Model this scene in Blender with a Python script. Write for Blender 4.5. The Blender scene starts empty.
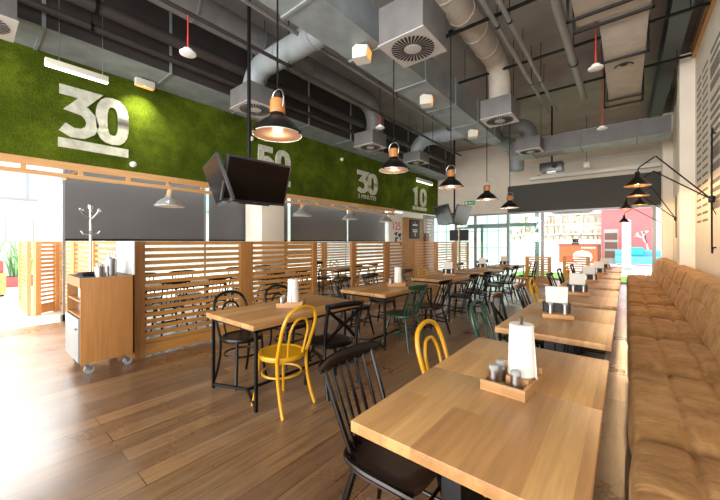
import bpy, bmesh, math, random
from mathutils import Vector, Matrix
random.seed(7)
S = bpy.context.scene
COL = S.collection
PI = math.pi
R = math.radians

# ------------------------------------------------------------------ camera
cam = bpy.data.objects.new('camera', bpy.data.cameras.new('camera'))
COL.objects.link(cam)
cam.location = (0, 0, 1.45)
cam.rotation_euler = (PI / 2, 0, R(39.2128))
cam.data.sensor_width = 36
cam.data.lens = 36 * 326 / 720
cam.data.shift_y = -8 / 720
cam.data.clip_start = 0.05
S.camera = cam

# ------------------------------------------------------------------ world, daylight, fill, exposure
w = bpy.data.worlds.new('world'); S.world = w; w.use_nodes = True
bg = w.node_tree.nodes['Background']
bg.inputs[0].default_value = (0.93, 0.97, 1.0, 1)
bg.inputs[1].default_value = 1.25
S.view_settings.view_transform = 'Standard'
S.view_settings.look = 'None'
S.view_settings.gamma = 1
S.view_settings.use_curve_mapping = False
S.view_settings.exposure = 0.75


def area(name, loc, rot, sx, sy, power, col=(1, 1, 1)):
    l = bpy.data.lights.new(name, 'AREA'); l.shape = 'RECTANGLE'; l.size = sx; l.size_y = sy
    l.energy = power; l.color = col
    o = bpy.data.objects.new(name, l); COL.objects.link(o)
    o.location = loc; o.rotation_euler = rot
    return o


area('atrium_skylight', (-12.5, 2, 6.5), (0, R(-12), 0), 7, 16, 1700, (1, 0.98, 0.95))
area('forecourt_skylight', (-2, 22, 6.5), (0, 0, 0), 16, 10, 1000, (1, 1, 1))
area('rear_fill', (-2.5, -7.5, 2.2), (R(99), 0, 0), 11, 3.6, 1100, (1, 0.97, 0.93))  # added fill light behind the camera, tilted up to brighten room and ceiling


sl = bpy.data.lights.new('sun', 'SUN'); sl.energy = 2.2; sl.angle = R(30); sl.color = (1, 0.97, 0.92)
so = bpy.data.objects.new('sun', sl); COL.objects.link(so)
so.rotation_euler = (R(2), R(-49), 0)      # from the atrium side, low enough to reach in under the green bulkhead


# ------------------------------------------------------------------ colours and materials
def lin(h):
    h = h.lstrip('#')
    out = []
    for i in (0, 2, 4):
        c = int(h[i:i + 2], 16) / 255
        out.append(c / 12.92 if c <= 0.04045 else ((c + 0.055) / 1.055) ** 2.4)
    return (*out, 1)


def newmat(name):
    m = bpy.data.materials.new(name); m.use_nodes = True
    nt = m.node_tree
    return m, nt, nt.nodes['Principled BSDF']


def node(nt, t, **kw):
    n = nt.nodes.new(t)
    for k, v in kw.items():
        if k in n.inputs: n.inputs[k].default_value = v
        else: setattr(n, k, v)
    return n


def coords(nt, scale=(1, 1, 1), rot=(0, 0, 0), kind='Object'):
    tc = node(nt, 'ShaderNodeTexCoord'); mp = node(nt, 'ShaderNodeMapping')
    mp.inputs['Scale'].default_value = scale; mp.inputs['Rotation'].default_value = rot
    nt.links.new(tc.outputs[kind], mp.inputs['Vector'])
    return mp.outputs['Vector']


def mixc(nt, a, b, fac, mode='MIX'):
    n = nt.nodes.new('ShaderNodeMix'); n.data_type = 'RGBA'; n.blend_type = mode
    for s, v in ((n.inputs[0], fac), (n.inputs[6], a), (n.inputs[7], b)):
        if hasattr(v, 'links') or hasattr(v, 'is_linked'): nt.links.new(v, s)
        else: s.default_value = v
    return n.outputs[2]


def ramp(nt, src, stops):
    r = nt.nodes.new('ShaderNodeValToRGB')
    e = r.color_ramp.elements
    while len(e) < len(stops): e.new(0.5)
    for el, (p, c) in zip(e, stops):
        el.position = p; el.color = c if len(c) == 4 else (*c, 1)
    nt.links.new(src, r.inputs[0])
    return r.outputs[0]


def plain(name, col, rough=0.5, metal=0.0, spec=0.5, var=0.0, vscale=6, bump=0.0, bscale=80, emit=None, es=0, sheen=0):
    m, nt, b = newmat(name)
    c = lin(col)
    b.inputs['Roughness'].default_value = rough; b.inputs['Metallic'].default_value = metal
    b.inputs['Specular IOR Level'].default_value = spec
    if sheen: b.inputs['Sheen Weight'].default_value = sheen
    b.inputs['Base Color'].default_value = c
    if var:
        v = coords(nt)
        n = node(nt, 'ShaderNodeTexNoise', Scale=vscale, Detail=5)
        nt.links.new(v, n.inputs['Vector'])
        lo = tuple(x * (1 - var) for x in c[:3]); hi = tuple(min(1, x * (1 + var)) for x in c[:3])
        nt.links.new(ramp(nt, n.outputs['Fac'], [(0.3, lo), (0.7, hi)]), b.inputs['Base Color'])
    if bump:
        v = coords(nt)
        n = node(nt, 'ShaderNodeTexNoise', Scale=bscale, Detail=4)
        nt.links.new(v, n.inputs['Vector'])
        bp = node(nt, 'ShaderNodeBump', Strength=bump, Distance=0.02)
        nt.links.new(n.outputs['Fac'], bp.inputs['Height']); nt.links.new(bp.outputs[0], b.inputs['Normal'])
    if emit:
        b.inputs['Emission Color'].default_value = lin(emit); b.inputs['Emission Strength'].default_value = es
    return m


def wood(name, ca, cb, pw=0.12, pl=1.2, axis='y', rough=0.45, gap=0.0, grain=0.35, gapcol='#2a1a10', gscale=1.0, wear=None):
    """staves of width pw and length pl laid along an axis, with stretched grain"""
    m, nt, b = newmat(name)
    rot = {'x': (0, 0, 0), 'y': (0, 0, R(90)), 'z': (0, R(90), 0)}[axis]
    v = coords(nt, rot=rot)
    br = node(nt, 'ShaderNodeTexBrick')
    br.inputs['Scale'].default_value = 1.0
    br.inputs['Brick Width'].default_value = pl; br.inputs['Row Height'].default_value = pw
    br.inputs['Mortar Size'].default_value = gap; br.inputs['Mortar Smooth'].default_value = 0.1
    br.inputs['Bias'].default_value = 0.0
    br.offset = 0.37; br.offset_frequency = 2
    br.inputs['Color1'].default_value = lin(ca); br.inputs['Color2'].default_value = lin(cb)
    br.inputs['Mortar'].default_value = lin(gapcol)
    nt.links.new(v, br.inputs['Vector'])
    s = {'x': (2.2, 38, 38), 'y': (38, 2.2, 38), 'z': (38, 38, 2.2)}[axis]
    v2 = coords(nt, scale=tuple(k * gscale for k in s))
    n = node(nt, 'ShaderNodeTexNoise', Scale=1.0, Detail=6, Roughness=0.65, Distortion=0.2)
    nt.links.new(v2, n.inputs['Vector'])
    g = ramp(nt, n.outputs['Fac'], [(0.3, (1 - grain,) * 3), (0.68, (1.0 + grain * 0.3,) * 3)])
    c = mixc(nt, br.outputs['Color'], g, 1.0, 'MULTIPLY')
    if wear:
        v3 = coords(nt)
        n3 = node(nt, 'ShaderNodeTexNoise', Scale=0.9, Detail=7, Roughness=0.7)
        nt.links.new(v3, n3.inputs['Vector'])
        f = ramp(nt, n3.outputs['Fac'], [(0.45, (0, 0, 0)), (0.75, (0.55,) * 3)])
        c = mixc(nt, c, lin(wear), f)
        rr = ramp(nt, n3.outputs['Fac'], [(0.35, (rough - 0.1,) * 3), (0.7, (rough + 0.12,) * 3)])
        nt.links.new(rr, b.inputs['Roughness'])
    else:
        b.inputs['Roughness'].default_value = rough
    nt.links.new(c, b.inputs['Base Color'])
    bp = node(nt, 'ShaderNodeBump', Strength=0.15, Distance=0.004)
    nt.links.new(n.outputs['Fac'], bp.inputs['Height']); nt.links.new(bp.outputs[0], b.inputs['Normal'])
    return m


def glassmat(name, tint=(0.95, 1, 0.98, 1), gl=0.07):
    m = bpy.data.materials.new(name); m.use_nodes = True
    nt = m.node_tree; nt.nodes.clear()
    o = nt.nodes.new('ShaderNodeOutputMaterial'); mx = nt.nodes.new('ShaderNodeMixShader')
    t = nt.nodes.new('ShaderNodeBsdfTransparent'); g = nt.nodes.new('ShaderNodeBsdfGlossy')
    t.inputs[0].default_value = tint; g.inputs['Roughness'].default_value = 0.02
    mx.inputs[0].default_value = gl
    nt.links.new(t.outputs[0], mx.inputs[1]); nt.links.new(g.outputs[0], mx.inputs[2]); nt.links.new(mx.outputs[0], o.inputs[0])
    return m


def mossmat():
    m, nt, b = newmat('moss')
    v = coords(nt)
    n1 = node(nt, 'ShaderNodeTexNoise', Scale=1.6, Detail=8, Roughness=0.7)
    n2 = node(nt, 'ShaderNodeTexNoise', Scale=45, Detail=5, Roughness=0.7)
    for n in (n1, n2): nt.links.new(v, n.inputs['Vector'])
    c1 = ramp(nt, n1.outputs['Fac'], [(0.28, lin('#3b480f')), (0.5, lin('#526214')), (0.72, lin('#70801e'))])
    c2 = ramp(nt, n2.outputs['Fac'], [(0.3, (0.55,) * 3), (0.7, (1.2,) * 3)])
    nt.links.new(mixc(nt, c1, c2, 1.0, 'MULTIPLY'), b.inputs['Base Color'])
    b.inputs['Roughness'].default_value = 0.95; b.inputs['Specular IOR Level'].default_value = 0.1
    bp = node(nt, 'ShaderNodeBump', Strength=0.9, Distance=0.03)
    nt.links.new(n2.outputs['Fac'], bp.inputs['Height']); nt.links.new(bp.outputs[0], b.inputs['Normal'])
    return m


def suedemat():
    m, nt, b = newmat('suede')
    v = coords(nt)
    n1 = node(nt, 'ShaderNodeTexNoise', Scale=5, Detail=7, Roughness=0.65, Distortion=0.8)
    n2 = node(nt, 'ShaderNodeTexNoise', Scale=220, Detail=3)
    for n in (n1, n2): nt.links.new(v, n.inputs['Vector'])
    nt.links.new(ramp(nt, n1.outputs['Fac'], [(0.25, lin('#75502e')), (0.5, lin('#a67a49')), (0.75, lin('#c59a69'))]), b.inputs['Base Color'])
    b.inputs['Roughness'].default_value = 0.85; b.inputs['Specular IOR Level'].default_value = 0.2
    b.inputs['Sheen Weight'].default_value = 0.35; b.inputs['Sheen Roughness'].default_value = 0.4
    b.inputs['Sheen Tint'].default_value = lin('#e0b080')
    v4 = coords(nt, scale=(3, 14, 3))
    n3 = node(nt, 'ShaderNodeTexNoise', Scale=1.5, Detail=3, Distortion=1.0)
    nt.links.new(v4, n3.inputs['Vector'])
    bp0 = node(nt, 'ShaderNodeBump', Strength=0.35, Distance=0.03)
    nt.links.new(n3.outputs['Fac'], bp0.inputs['Height'])
    bp = node(nt, 'ShaderNodeBump', Strength=0.12, Distance=0.004)
    nt.links.new(n2.outputs['Fac'], bp.inputs['Height']); nt.links.new(bp0.outputs[0], bp.inputs['Normal'])
    nt.links.new(bp.outputs[0], b.inputs['Normal'])
    return m


M = dict(
    floor=wood('floor_planks', '#6b4c34', '#94704d', 0.17, 1.9, 'y', 0.33, 0.003, 0.5, '#3a2415', 0.8, wear='#8f7a66'),
    oak=wood('oak_top', '#a17244', '#bf925a', 0.115, 1.3, 'y', 0.42, 0.0, 0.3, gscale=0.8),
    oakx=wood('oak_small', '#a57747', '#b48754', 0.3, 1.5, 'x', 0.5, 0.0, 0.25),
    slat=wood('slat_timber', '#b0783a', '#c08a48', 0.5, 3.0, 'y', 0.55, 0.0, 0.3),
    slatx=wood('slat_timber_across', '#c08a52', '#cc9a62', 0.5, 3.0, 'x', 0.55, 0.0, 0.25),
    post=wood('post_timber', '#9c6832', '#a8743c', 0.5, 3.0, 'z', 0.55, 0.0, 0.3),
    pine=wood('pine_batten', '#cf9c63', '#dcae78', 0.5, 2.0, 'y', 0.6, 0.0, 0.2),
    cab=wood('cabinet_veneer', '#a9733c', '#b27c44', 0.6, 3.0, 'z', 0.5, 0.0, 0.22),
    lamp_wood=wood('lamp_wood', '#b7793d', '#c4874a', 0.5, 2.0, 'z', 0.5, 0.0, 0.3),
    moss=mossmat(), suede=suedemat(),
    steel_black=plain('black_steel', '#0a0a0a', 0.45, 0.0, spec=0.25),
    paint_black=plain('black_painted_wood', '#070606', 0.3, spec=0.3),
    paint_brown=plain('dark_brown_wood', '#100806', 0.24, spec=0.25),
    rail_brown=plain('brown_wood_rail', '#5a382a', 0.35),
    paint_yellow=plain('yellow_painted_wood', '#c08a0e', 0.35, spec=0.5),
    paint_green=plain('green_painted_wood', '#1d3a2a', 0.3, spec=0.5),
    lamp_black=plain('black_enamel', '#0f0e0f', 0.3, spec=0.4),
    lamp_grey=plain('grey_enamel', '#a3a8aa', 0.3, 0.4, spec=0.6),
    lamp_white=plain('white_enamel_inside', '#c9a184', 0.4),
    chrome=plain('brushed_steel', '#b9b9b9', 0.28, 1.0),
    duct=plain('galvanised_duct', '#90979a', 0.6, 0.15, var=0.18, vscale=3, bump=0.05, bscale=9),
    duct_dark=plain('dark_duct', '#3a3432', 0.6, 0.1, var=0.15, vscale=3),
    box_grey=plain('diffuser_casing', '#6c6a69', 0.6, 0.1, var=0.12, vscale=5),
    grille=plain('diffuser_plate', '#b9b4af', 0.5),
    slot=plain('diffuser_slot', '#1c1b1b', 0.7),
    wrap=plain('white_duct_wrap', '#b5aca0', 0.8, var=0.1, vscale=5, bump=0.25, bscale=7),
    pipe=plain('grey_pipe', '#8a8885', 0.5, 0.1),
    ceiling=plain('concrete_ceiling', '#9b9692', 0.9, var=0.15, vscale=1.5),
    black_void=plain('dark_painted', '#2b2625', 0.85),
    red=plain('red_cord', '#c2362b', 0.6),
    mallwall=plain('mall_wall', '#b9bab6', 0.8),
    white=plain('white_paint', '#e9e7e2', 0.7),
    plaster=plain('beige_plaster', '#e4dacc', 0.85, var=0.05, vscale=2),
    cream=plain('cream_plaster', '#f0e6d6', 0.85, var=0.04, vscale=2),
    number=plain('distressed_white', '#c6c6b4', 0.85, var=0.22, vscale=9),
    blind=plain('charcoal_blind', '#5c5c5e', 0.85, var=0.05, vscale=1.5),
    screen=plain('tv_screen', '#120d0b', 0.2, spec=0.4),
    tvcase=plain('tv_casing', '#2b2b30', 0.3, spec=0.6),
    paper=plain('paper', '#d2ccc2', 0.85),
    black_box=plain('black_plastic', '#1a1616', 0.5),
    laminate=plain('white_laminate', '#d5d6d4', 0.35),
    grey_lam=plain('grey_laminate', '#8f908d', 0.3),
    mallfloor=plain('mall_tiles', '#e5e3de', 0.3),
    grass=plain('artificial_grass', '#5f9a2a', 0.9, var=0.3, vscale=40, bump=0.5, bscale=120),
    teal=plain('teal_frame', '#7ba3a2', 0.4, 0.3),
    mullion=plain('grey_frame', '#8d8f91', 0.4, 0.4),
    glass=glassmat('clear_glass'),
    orange=plain('orange_laminate', '#e8572a', 0.4),
    redwall=plain('coral_wall', '#c9696a', 0.8),
    blue=plain('blue_fabric', '#5aa3bd', 0.8),
    turq=plain('turquoise_fabric', '#2fa0a8', 0.8),
    leaf=plain('leaf_green', '#6f9a64', 0.6, var=0.2, vscale=20),
    soil=plain('soil', '#3a2a20', 0.9),
    board=plain('chalkboard', '#33373a', 0.7),
    chalk=plain('chalk', '#e6e6e2', 0.9),
    exit=plain('exit_green', '#2f7a4c', 0.4, emit='#2f8a50', es=0.25),
    tube=plain('lit_tube', '#ffffff', 0.4, emit='#fff6e6', es=3.0),
    bulb=plain('lit_bulb', '#ffd9a0', 0.4, emit='#ffc98a', es=5),
    warmface=plain('warm_lit_lens', '#f0b070', 0.4, emit='#ff9c4a', es=0.8),
    spk=plain('cream_housing', '#d8d2c2', 0.5),
    lettering=plain('dark_lettering', '#857c74', 0.8),
    pinkred=plain('pink_red_print', '#e0436a', 0.7),
    print_dark=plain('dark_print', '#4a3a4c', 0.7),
    terracotta=plain('red_planter', '#c24a48', 0.6),
    seat_brown=plain('brown_gloss_seat', '#33211a', 0.38, spec=0.4),
    header=plain('charcoal_header', '#4d4c4a', 0.8),
    brass=plain('brass_rod', '#4a3a28', 0.4, 0.5),
    bluesteel=plain('blue_grey_steel', '#5a636b', 0.5, 0.2),
    towel=plain('bluegrey_glass', '#a9bcc4', 0.2),
    shelfgoods=plain('shelf_goods', '#b9a890', 0.7, var=0.5, vscale=6),
    skin=plain('door_brown', '#7c4a26', 0.5),
)


fb = M['floor'].node_tree.nodes['Principled BSDF']      # varnished boards
fb.inputs['Coat Weight'].default_value = 0.55; fb.inputs['Coat Roughness'].default_value = 0.22


# ------------------------------------------------------------------ mesh building
class MB:
    def __init__(s): s.v = []; s.f = []

    def add(s, vs, fs):
        o = len(s.v); s.v += [tuple(x) for x in vs]; s.f += [tuple(i + o for i in f) for f in fs]; return s

    def box(s, c, d, bev=0.0, rot=None):
        bm = bmesh.new(); bmesh.ops.create_cube(bm, size=1)
        for v in bm.verts: v.co = Vector((v.co.x * d[0], v.co.y * d[1], v.co.z * d[2]))
        if bev: bmesh.ops.bevel(bm, geom=bm.edges[:], offset=bev, segments=2, profile=0.6, affect='EDGES')
        mt = Matrix.Translation(c) @ (rot.to_4x4() if rot else Matrix())
        bm.transform(mt); bm.verts.ensure_lookup_table()
        s.add([v.co[:] for v in bm.verts], [[v.index for v in f.verts] for f in bm.faces]); bm.free(); return s

    def span(s, a, b, bev=0.0):
        c = [(a[i] + b[i]) / 2 for i in range(3)]; d = [abs(a[i] - b[i]) for i in range(3)]
        return s.box(c, d, bev)

    def tube(s, pts, r, seg=8, closed=False):
        P = [Vector(p) for p in pts]; n = len(P)
        rs = r if isinstance(r, (list, tuple)) else [r] * n
        T = []
        for i in range(n):
            a = P[i - 1] if (i or closed) else P[0]; b = P[(i + 1) % n] if (i < n - 1 or closed) else P[-1]
            T.append((b - a).normalized())
        up = Vector((0, 0, 1)) if abs(T[0].z) < 0.9 else Vector((1, 0, 0))
        N = (up - T[0] * up.dot(T[0])).normalized()
        rings = []
        for i in range(n):
            N = (N - T[i] * N.dot(T[i]))
            N = N.normalized() if N.length > 1e-6 else T[i].orthogonal().normalized()
            B = T[i].cross(N)
            rings.append([P[i] + (N * math.cos(2 * PI * k / seg) + B * math.sin(2 * PI * k / seg)) * rs[i] for k in range(seg)])
        vs = [v for ring in rings for v in ring]; fs = []
        for i in range(n if closed else n - 1):
            j = (i + 1) % n
            for k in range(seg):
                q = (k + 1) % seg
                fs.append((i * seg + k, i * seg + q, j * seg + q, j * seg + k))
        if not closed:
            fs.append(tuple(range(seg))[::-1]); fs.append(tuple((n - 1) * seg + k for k in range(seg)))
        return s.add(vs, fs)

    def bar(s, p, q, wd, ht, up=(0, 0, 1)):
        p = Vector(p); q = Vector(q); t = (q - p); L = t.length; t.normalize(); u = Vector(up)
        if abs(t.dot(u)) > 0.95: u = Vector((1, 0, 0))
        b = t.cross(u).normalized(); u = b.cross(t)
        vs = []
        for e in (p, q):
            for a, c in ((-1, -1), (1, -1), (1, 1), (-1, 1)): vs.append(e + b * a * wd / 2 + u * c * ht / 2)
        return s.add(vs, [(3, 2, 1, 0), (4, 5, 6, 7), (0, 1, 5, 4), (1, 2, 6, 5), (2, 3, 7, 6), (3, 0, 4, 7)])

    def lathe(s, prof, c=(0, 0, 0), seg=24, axis='z'):
        vs = []; fs = []
        for r, z in prof:
            for k in range(seg):
                a = 2 * PI * k / seg
                p = (r * math.cos(a), r * math.sin(a), z)
                if axis == 'y': p = (p[0], p[2], p[1])
                if axis == 'x': p = (p[2], p[0], p[1])
                vs.append((c[0] + p[0], c[1] + p[1], c[2] + p[2]))
        for i in range(len(prof) - 1):
            for k in range(seg):
                q = (k + 1) % seg
                fs.append((i * seg + k, i * seg + q, (i + 1) * seg + q, (i + 1) * seg + k))
        if prof[0][0] > 1e-5: fs.append(tuple(range(seg))[::-1])
        if prof[-1][0] > 1e-5: fs.append(tuple((len(prof) - 1) * seg + k for k in range(seg)))
        return s.add(vs, fs)

    def prism(s, poly, fn, t0, t1):
        """extrude a 2-D outline; fn(a, b, t) places it"""
        n = len(poly)
        vs = [fn(a, b, t0) for a, b in poly] + [fn(a, b, t1) for a, b in poly]
        fs = [tuple(range(n))[::-1], tuple(range(n, 2 * n))] + [(i, (i + 1) % n, n + (i + 1) % n, n + i) for i in range(n)]
        return s.add(vs, fs)

    def grid(s, fn, nu, nv):
        vs = [fn(i / nu, j / nv) for i in range(nu + 1) for j in range(nv + 1)]
        fs = [(i * (nv + 1) + j, (i + 1) * (nv + 1) + j, (i + 1) * (nv + 1) + j + 1, i * (nv + 1) + j + 1) for i in range(nu) for j in range(nv)]
        return s.add(vs, fs)

    def build(s, name, m, parent=None, loc=(0, 0, 0), sharp=32):
        me = bpy.data.meshes.new(name)
        me.from_pydata(s.v, [], s.f)
        bm = bmesh.new(); bm.from_mesh(me)
        bmesh.ops.remove_doubles(bm, verts=bm.verts, dist=1e-6)
        bmesh.ops.recalc_face_normals(bm, faces=bm.faces)
        bm.to_mesh(me); bm.free()
        me.polygons.foreach_set('use_smooth', [True] * len(me.polygons))
        me.set_sharp_from_angle(angle=R(sharp))
        me.materials.append(M[m] if isinstance(m, str) else m)
        o = bpy.data.objects.new(name, me); COL.objects.link(o)
        o.location = loc
        if parent: o.parent = parent
        return o


def tag(o, label=None, cat=None, group=None, kind=None):
    if label: o['label'] = label
    if cat: o['category'] = cat
    if group: o['group'] = group
    if kind: o['kind'] = kind
    return o


def thing(name, label, cat, loc=(0, 0, 0), rz=0, group=None):
    o = bpy.data.objects.new(name, None); COL.objects.link(o)
    o.empty_display_size = 0.1
    o.location = loc; o.rotation_euler = (0, 0, rz)
    return tag(o, label, cat, group)


def dup(root, loc, rz, label, group=None):
    r = root.copy(); COL.objects.link(r); r.location = loc; r.rotation_euler = (0, 0, rz)
    r['label'] = label
    if group: r['group'] = group
    for ch in list(root.children):
        c = ch.copy(); COL.objects.link(c); c.parent = r
        for g in ch.children:
            d = g.copy(); COL.objects.link(d); d.parent = c
    return r


def struct(name, mb, m, sharp=32):
    return tag(mb.build(name, m, sharp=sharp), kind='structure')


def arc(c, r, a0, a1, n, plane='xz', off=0):
    out = []
    for i in range(n + 1):
        a = a0 + (a1 - a0) * i / n
        p, q = c[0] + r * math.cos(a), c[1] + r * math.sin(a)
        out.append({'xz': (p, off, q), 'xy': (p, q, off), 'yz': (off, p, q)}[plane])
    return out


def spline(pts, n=6):
    """Catmull-Rom through the points"""
    P = [Vector(p) for p in pts]; out = []
    for i in range(len(P) - 1):
        p0 = P[max(0, i - 1)]; p1 = P[i]; p2 = P[i + 1]; p3 = P[min(len(P) - 1, i + 2)]
        for k in range(n):
            t = k / n
            out.append(0.5 * ((2 * p1) + (p2 - p0) * t + (2 * p0 - 5 * p1 + 4 * p2 - p3) * t * t + (3 * p1 - p0 - 3 * p2 + p3) * t ** 3))
    out.append(P[-1])
    return out


def stroke(mb, pts, wd, fn, t0, t1, closed=False):
    """a thick 2-D polyline with mitred corners as a raised solid"""
    n = len(pts); L = []; Rr = []
    for i in range(n):
        p = Vector(pts[i])
        a = Vector(pts[i - 1]) if (i or closed) else None
        b = Vector(pts[(i + 1) % n]) if (i < n - 1 or closed) else None
        d1 = (p - a).normalized() if a is not None else (b - p).normalized()
        d2 = (b - p).normalized() if b is not None else d1
        n1 = Vector((-d1.y, d1.x)); n2 = Vector((-d2.y, d2.x)); mm = (n1 + n2)
        mm = mm.normalized() if mm.length > 1e-4 else n1
        k = wd / 2 / max(0.4, mm.dot(n1))
        L.append(p + mm * k); Rr.append(p - mm * k)
    for i in range(n if closed else n - 1):
        j = (i + 1) % n
        mb.prism([L[i], L[j], Rr[j], Rr[i]], fn, t0, t1)
    return mb


# ------------------------------------------------------------------ setting
XG = -7.0      # face of the green bulkhead
CZ = 5.6       # ceiling slab
YF = 14.5      # far shopfront
struct('floor', MB().span((-7.95, -4, -0.2), (1.3, YF + 0.1, 0)), 'floor')
mf = MB().span((-26, -8, -0.25), (-7.95, 40, -0.002)).span((-7.95, YF + 0.1, -0.25), (14, 40, -0.002))
struct('floor_mall', mf, 'mallfloor')
struct('ceiling', MB().span((-8.2, -4, CZ), (1.5, YF + 0.3, CZ + 0.2)), 'ceiling')
wg = MB()


def mossface(u, v):
    y = -4 + 18.5 * u; z = 2.72 + 1.85 * v
    return (XG + 0.012 * math.sin(y * 13.1 + 3 * math.sin(z * 9)) * math.sin(z * 17 + 2 * math.sin(y * 7)), y, z)


wg.grid(mossface, 240, 40)
struct('wall_left', wg, 'moss', sharp=180)
struct('trim_1', MB().span((-7.55, -4, 2.72), (-7.02, 14.5, 2.8)).span((-7.55, -4, 2.8), (-7.45, 14.5, CZ)), 'white')
struct('trim_2', MB().span((-7.02, -4, 4.57), (-6.98, 14.5, CZ)), 'black_void')
# far wall above the shopfront
struct('wall_back', MB().span((-7.55, YF, 2.67), (-3.83, YF + 0.15, CZ)).span((-3.83, YF, 3.75), (1.25, YF + 0.15, CZ)), 'plaster')
struct('wall_back_header', MB().span((-3.83, YF - 0.06, 2.67), (1.0, YF + 0.12, 3.76)), 'header')
# right wall: recessed wall with pilasters
wr = MB().span((1.04, 2.0, 0), (1.3, YF, CZ))
struct('wall_right', wr, 'cream')
struct('trim_3', MB().span((0.82, 9.0, 0), (1.05, 9.45, 5.15), 0.01), 'cream')
struct('trim_4', MB().span((0.82, 12.8, 0), (1.05, 13.3, 5.15), 0.01), 'cream')
struct('trim_5', MB().span((0.80, 1.0, 0), (1.05, YF, 0.80), 0.005), 'cream')
struct('trim_6', MB().span((0.985, 6.2, 5.02), (1.05, 9.0, 5.12)).span((0.985, 6.2, 5.2), (1.05, 9.0, 5.27)), 'pine')

# far shopfront glazing
fr = MB()
for x in (-7.4, -6.1, -5.2, -3.83, -2.55, 0.72):
    fr.span((x - 0.05, YF - 0.04, 0), (x + 0.05, YF + 0.06, 2.67))
fr.span((-7.45, YF - 0.03, 2.6), (1.0, YF + 0.05, 2.67)).span((-7.45, YF - 0.03, 0), (1.0, YF + 0.05, 0.06))
fr.span((-6.1, YF - 0.03, 2.05), (-3.83, YF + 0.05, 2.12))
wf = struct('window_1', fr, 'mullion')
gl = MB().span((-7.4, YF + 0.0, 0.06), (-2.6, YF + 0.012, 2.6)); gl.build('pane', 'glass', wf)
td = MB()
for x in (-2.75,): td.span((x - 0.09, YF + 0.1, 0), (x + 0.05, YF + 0.2, 2.67))
td.span((-5.6, YF + 0.1, 2.1), (-2.7, YF + 0.18, 2.24))
td.span((-5.0, YF + 0.1, 0), (-4.9, YF + 0.18, 2.2))
struct('trim_7', td, 'teal')

# pillar behind the bulkhead
struct('trim_8', MB().span((-7.82, 4.78, 0), (-7.08, 5.47, 2.8), 0.01), 'plaster')

# ------------------------------------------------------------------ mall beyond the left side
struct('wall_mall_left', MB().span((-20.3, -8, 0), (-20, 30, 4.2)), 'mallwall')
gw = MB()
for k in range(12): gw.span((-19.99, -3 + k * 1.2, 3.3), (-19.93, -2.94 + k * 1.2, 4.6))
gw.span((-19.99, -3, 3.25), (-19.9, 12, 3.33))
w2 = struct('window_2', gw, 'mullion')
MB().span((-19.985, -3, 3.33), (-19.975, 12, 4.6)).build('pane', plain('bluish_pane', '#9fb6c4', 0.15), w2)
cn = MB().span((-18, 1.75, 3.0), (-15.3, 4.5, 3.45), 0.03)
t = thing('canopy', 'white box canopy over the mall walkway beyond the charcoal blinds', 'canopy', (-16.6, 3.1, 3.0))
MB().box((0, 0, 0.22), (2.4, 2.4, 0.44), 0.04).build('canopy_box', 'white', t)
MB().tube([(0, 0.6, -3.0), (0, 0.6, 0.0)], 0.06, 10).build('post', 'white', t)
t = thing('poster', 'pale framed poster on the bright mall wall at far left', 'poster', (-19.98, 1.6, 1.6))
MB().span((0, -0.42, -0.15), (0.04, 0.42, 0.85)).build('frame', 'grey_lam', t)
MB().span((0.04, -0.38, -0.11), (0.05, 0.38, 0.81)).build('print', 'paper', t)
for a, b, c, d in ((-0.2, 0.3, 0.1, 0.2), (0.0, 0.1, 0.25, 0.16), (0.1, 0.45, 0.15, 0.2), (-0.25, -0.02, 0.2, 0.12)):
    MB().span((0.05, a, b), (0.055, a + c, b + d)).build('picture_patch', 'towel', t)


def plant(loc, label, h, n, seed):
    rnd = random.Random(seed)
    t = thing('potted_plant', label, 'plant', loc, 0, None)
    MB().span((-0.3, -0.35, 0), (0.3, 0.35, 0.32), 0.02).build('planter', 'terracotta', t)
    MB().span((-0.26, -0.31, 0.3), (0.26, 0.31, 0.33)).build('soil', 'soil', t)
    lf = MB()
    for k in range(n):
        a = rnd.uniform(0, 2 * PI); bx, by = rnd.uniform(-0.2, 0.2), rnd.uniform(-0.25, 0.25)
        ln = h * rnd.uniform(0.5, 1); out = rnd.uniform(0.1, 0.5) * ln
        wd = 0.035
        prev = None
        d = Vector((math.cos(a), math.sin(a), 0)); sd = Vector((-d.y, d.x, 0))
        pts = []
        for i in range(6):
            s = i / 5
            p = Vector((bx, by, 0.3)) + d * out * s * s + Vector((0, 0, ln * s * (1 - 0.25 * s)))
            ww = wd * math.sin(PI * min(0.97, 0.15 + 0.85 * s))
            pts.append((p - sd * ww, p + Vector((0, 0, 0.008)), p + sd * ww))
        vs = [q for tr in pts for q in tr]; fs = []
        for i in range(5):
            for j in range(2): fs.append((i * 3 + j, i * 3 + j + 1, i * 3 + j + 4, i * 3 + j + 3))
        lf.add(vs, fs)
    lf.build('leaves', 'leaf', t)
    return t


pb = thing('planter_bench', 'low timber bench box at the far left edge in the bright mall', 'bench', (-13.2, 0.35, 0))
MB().span((-0.4, -1.0, 0.05), (0.4, 0.42, 0.62), 0.01).build('bench_box', 'slatx', pb)
MB().span((-0.36, -0.95, 0), (0.36, 0.38, 0.05)).build('plinth', 'steel_black', pb)
plant((-13.2, 0.38, 0.62), 'spiky green plant in a red planter on the timber bench at far left', 0.95, 46, 3)
plant((-15.5, 1.25, 0), 'taller spiky plant in a red planter behind the timber bench at far left', 1.6, 40, 5)

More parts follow.
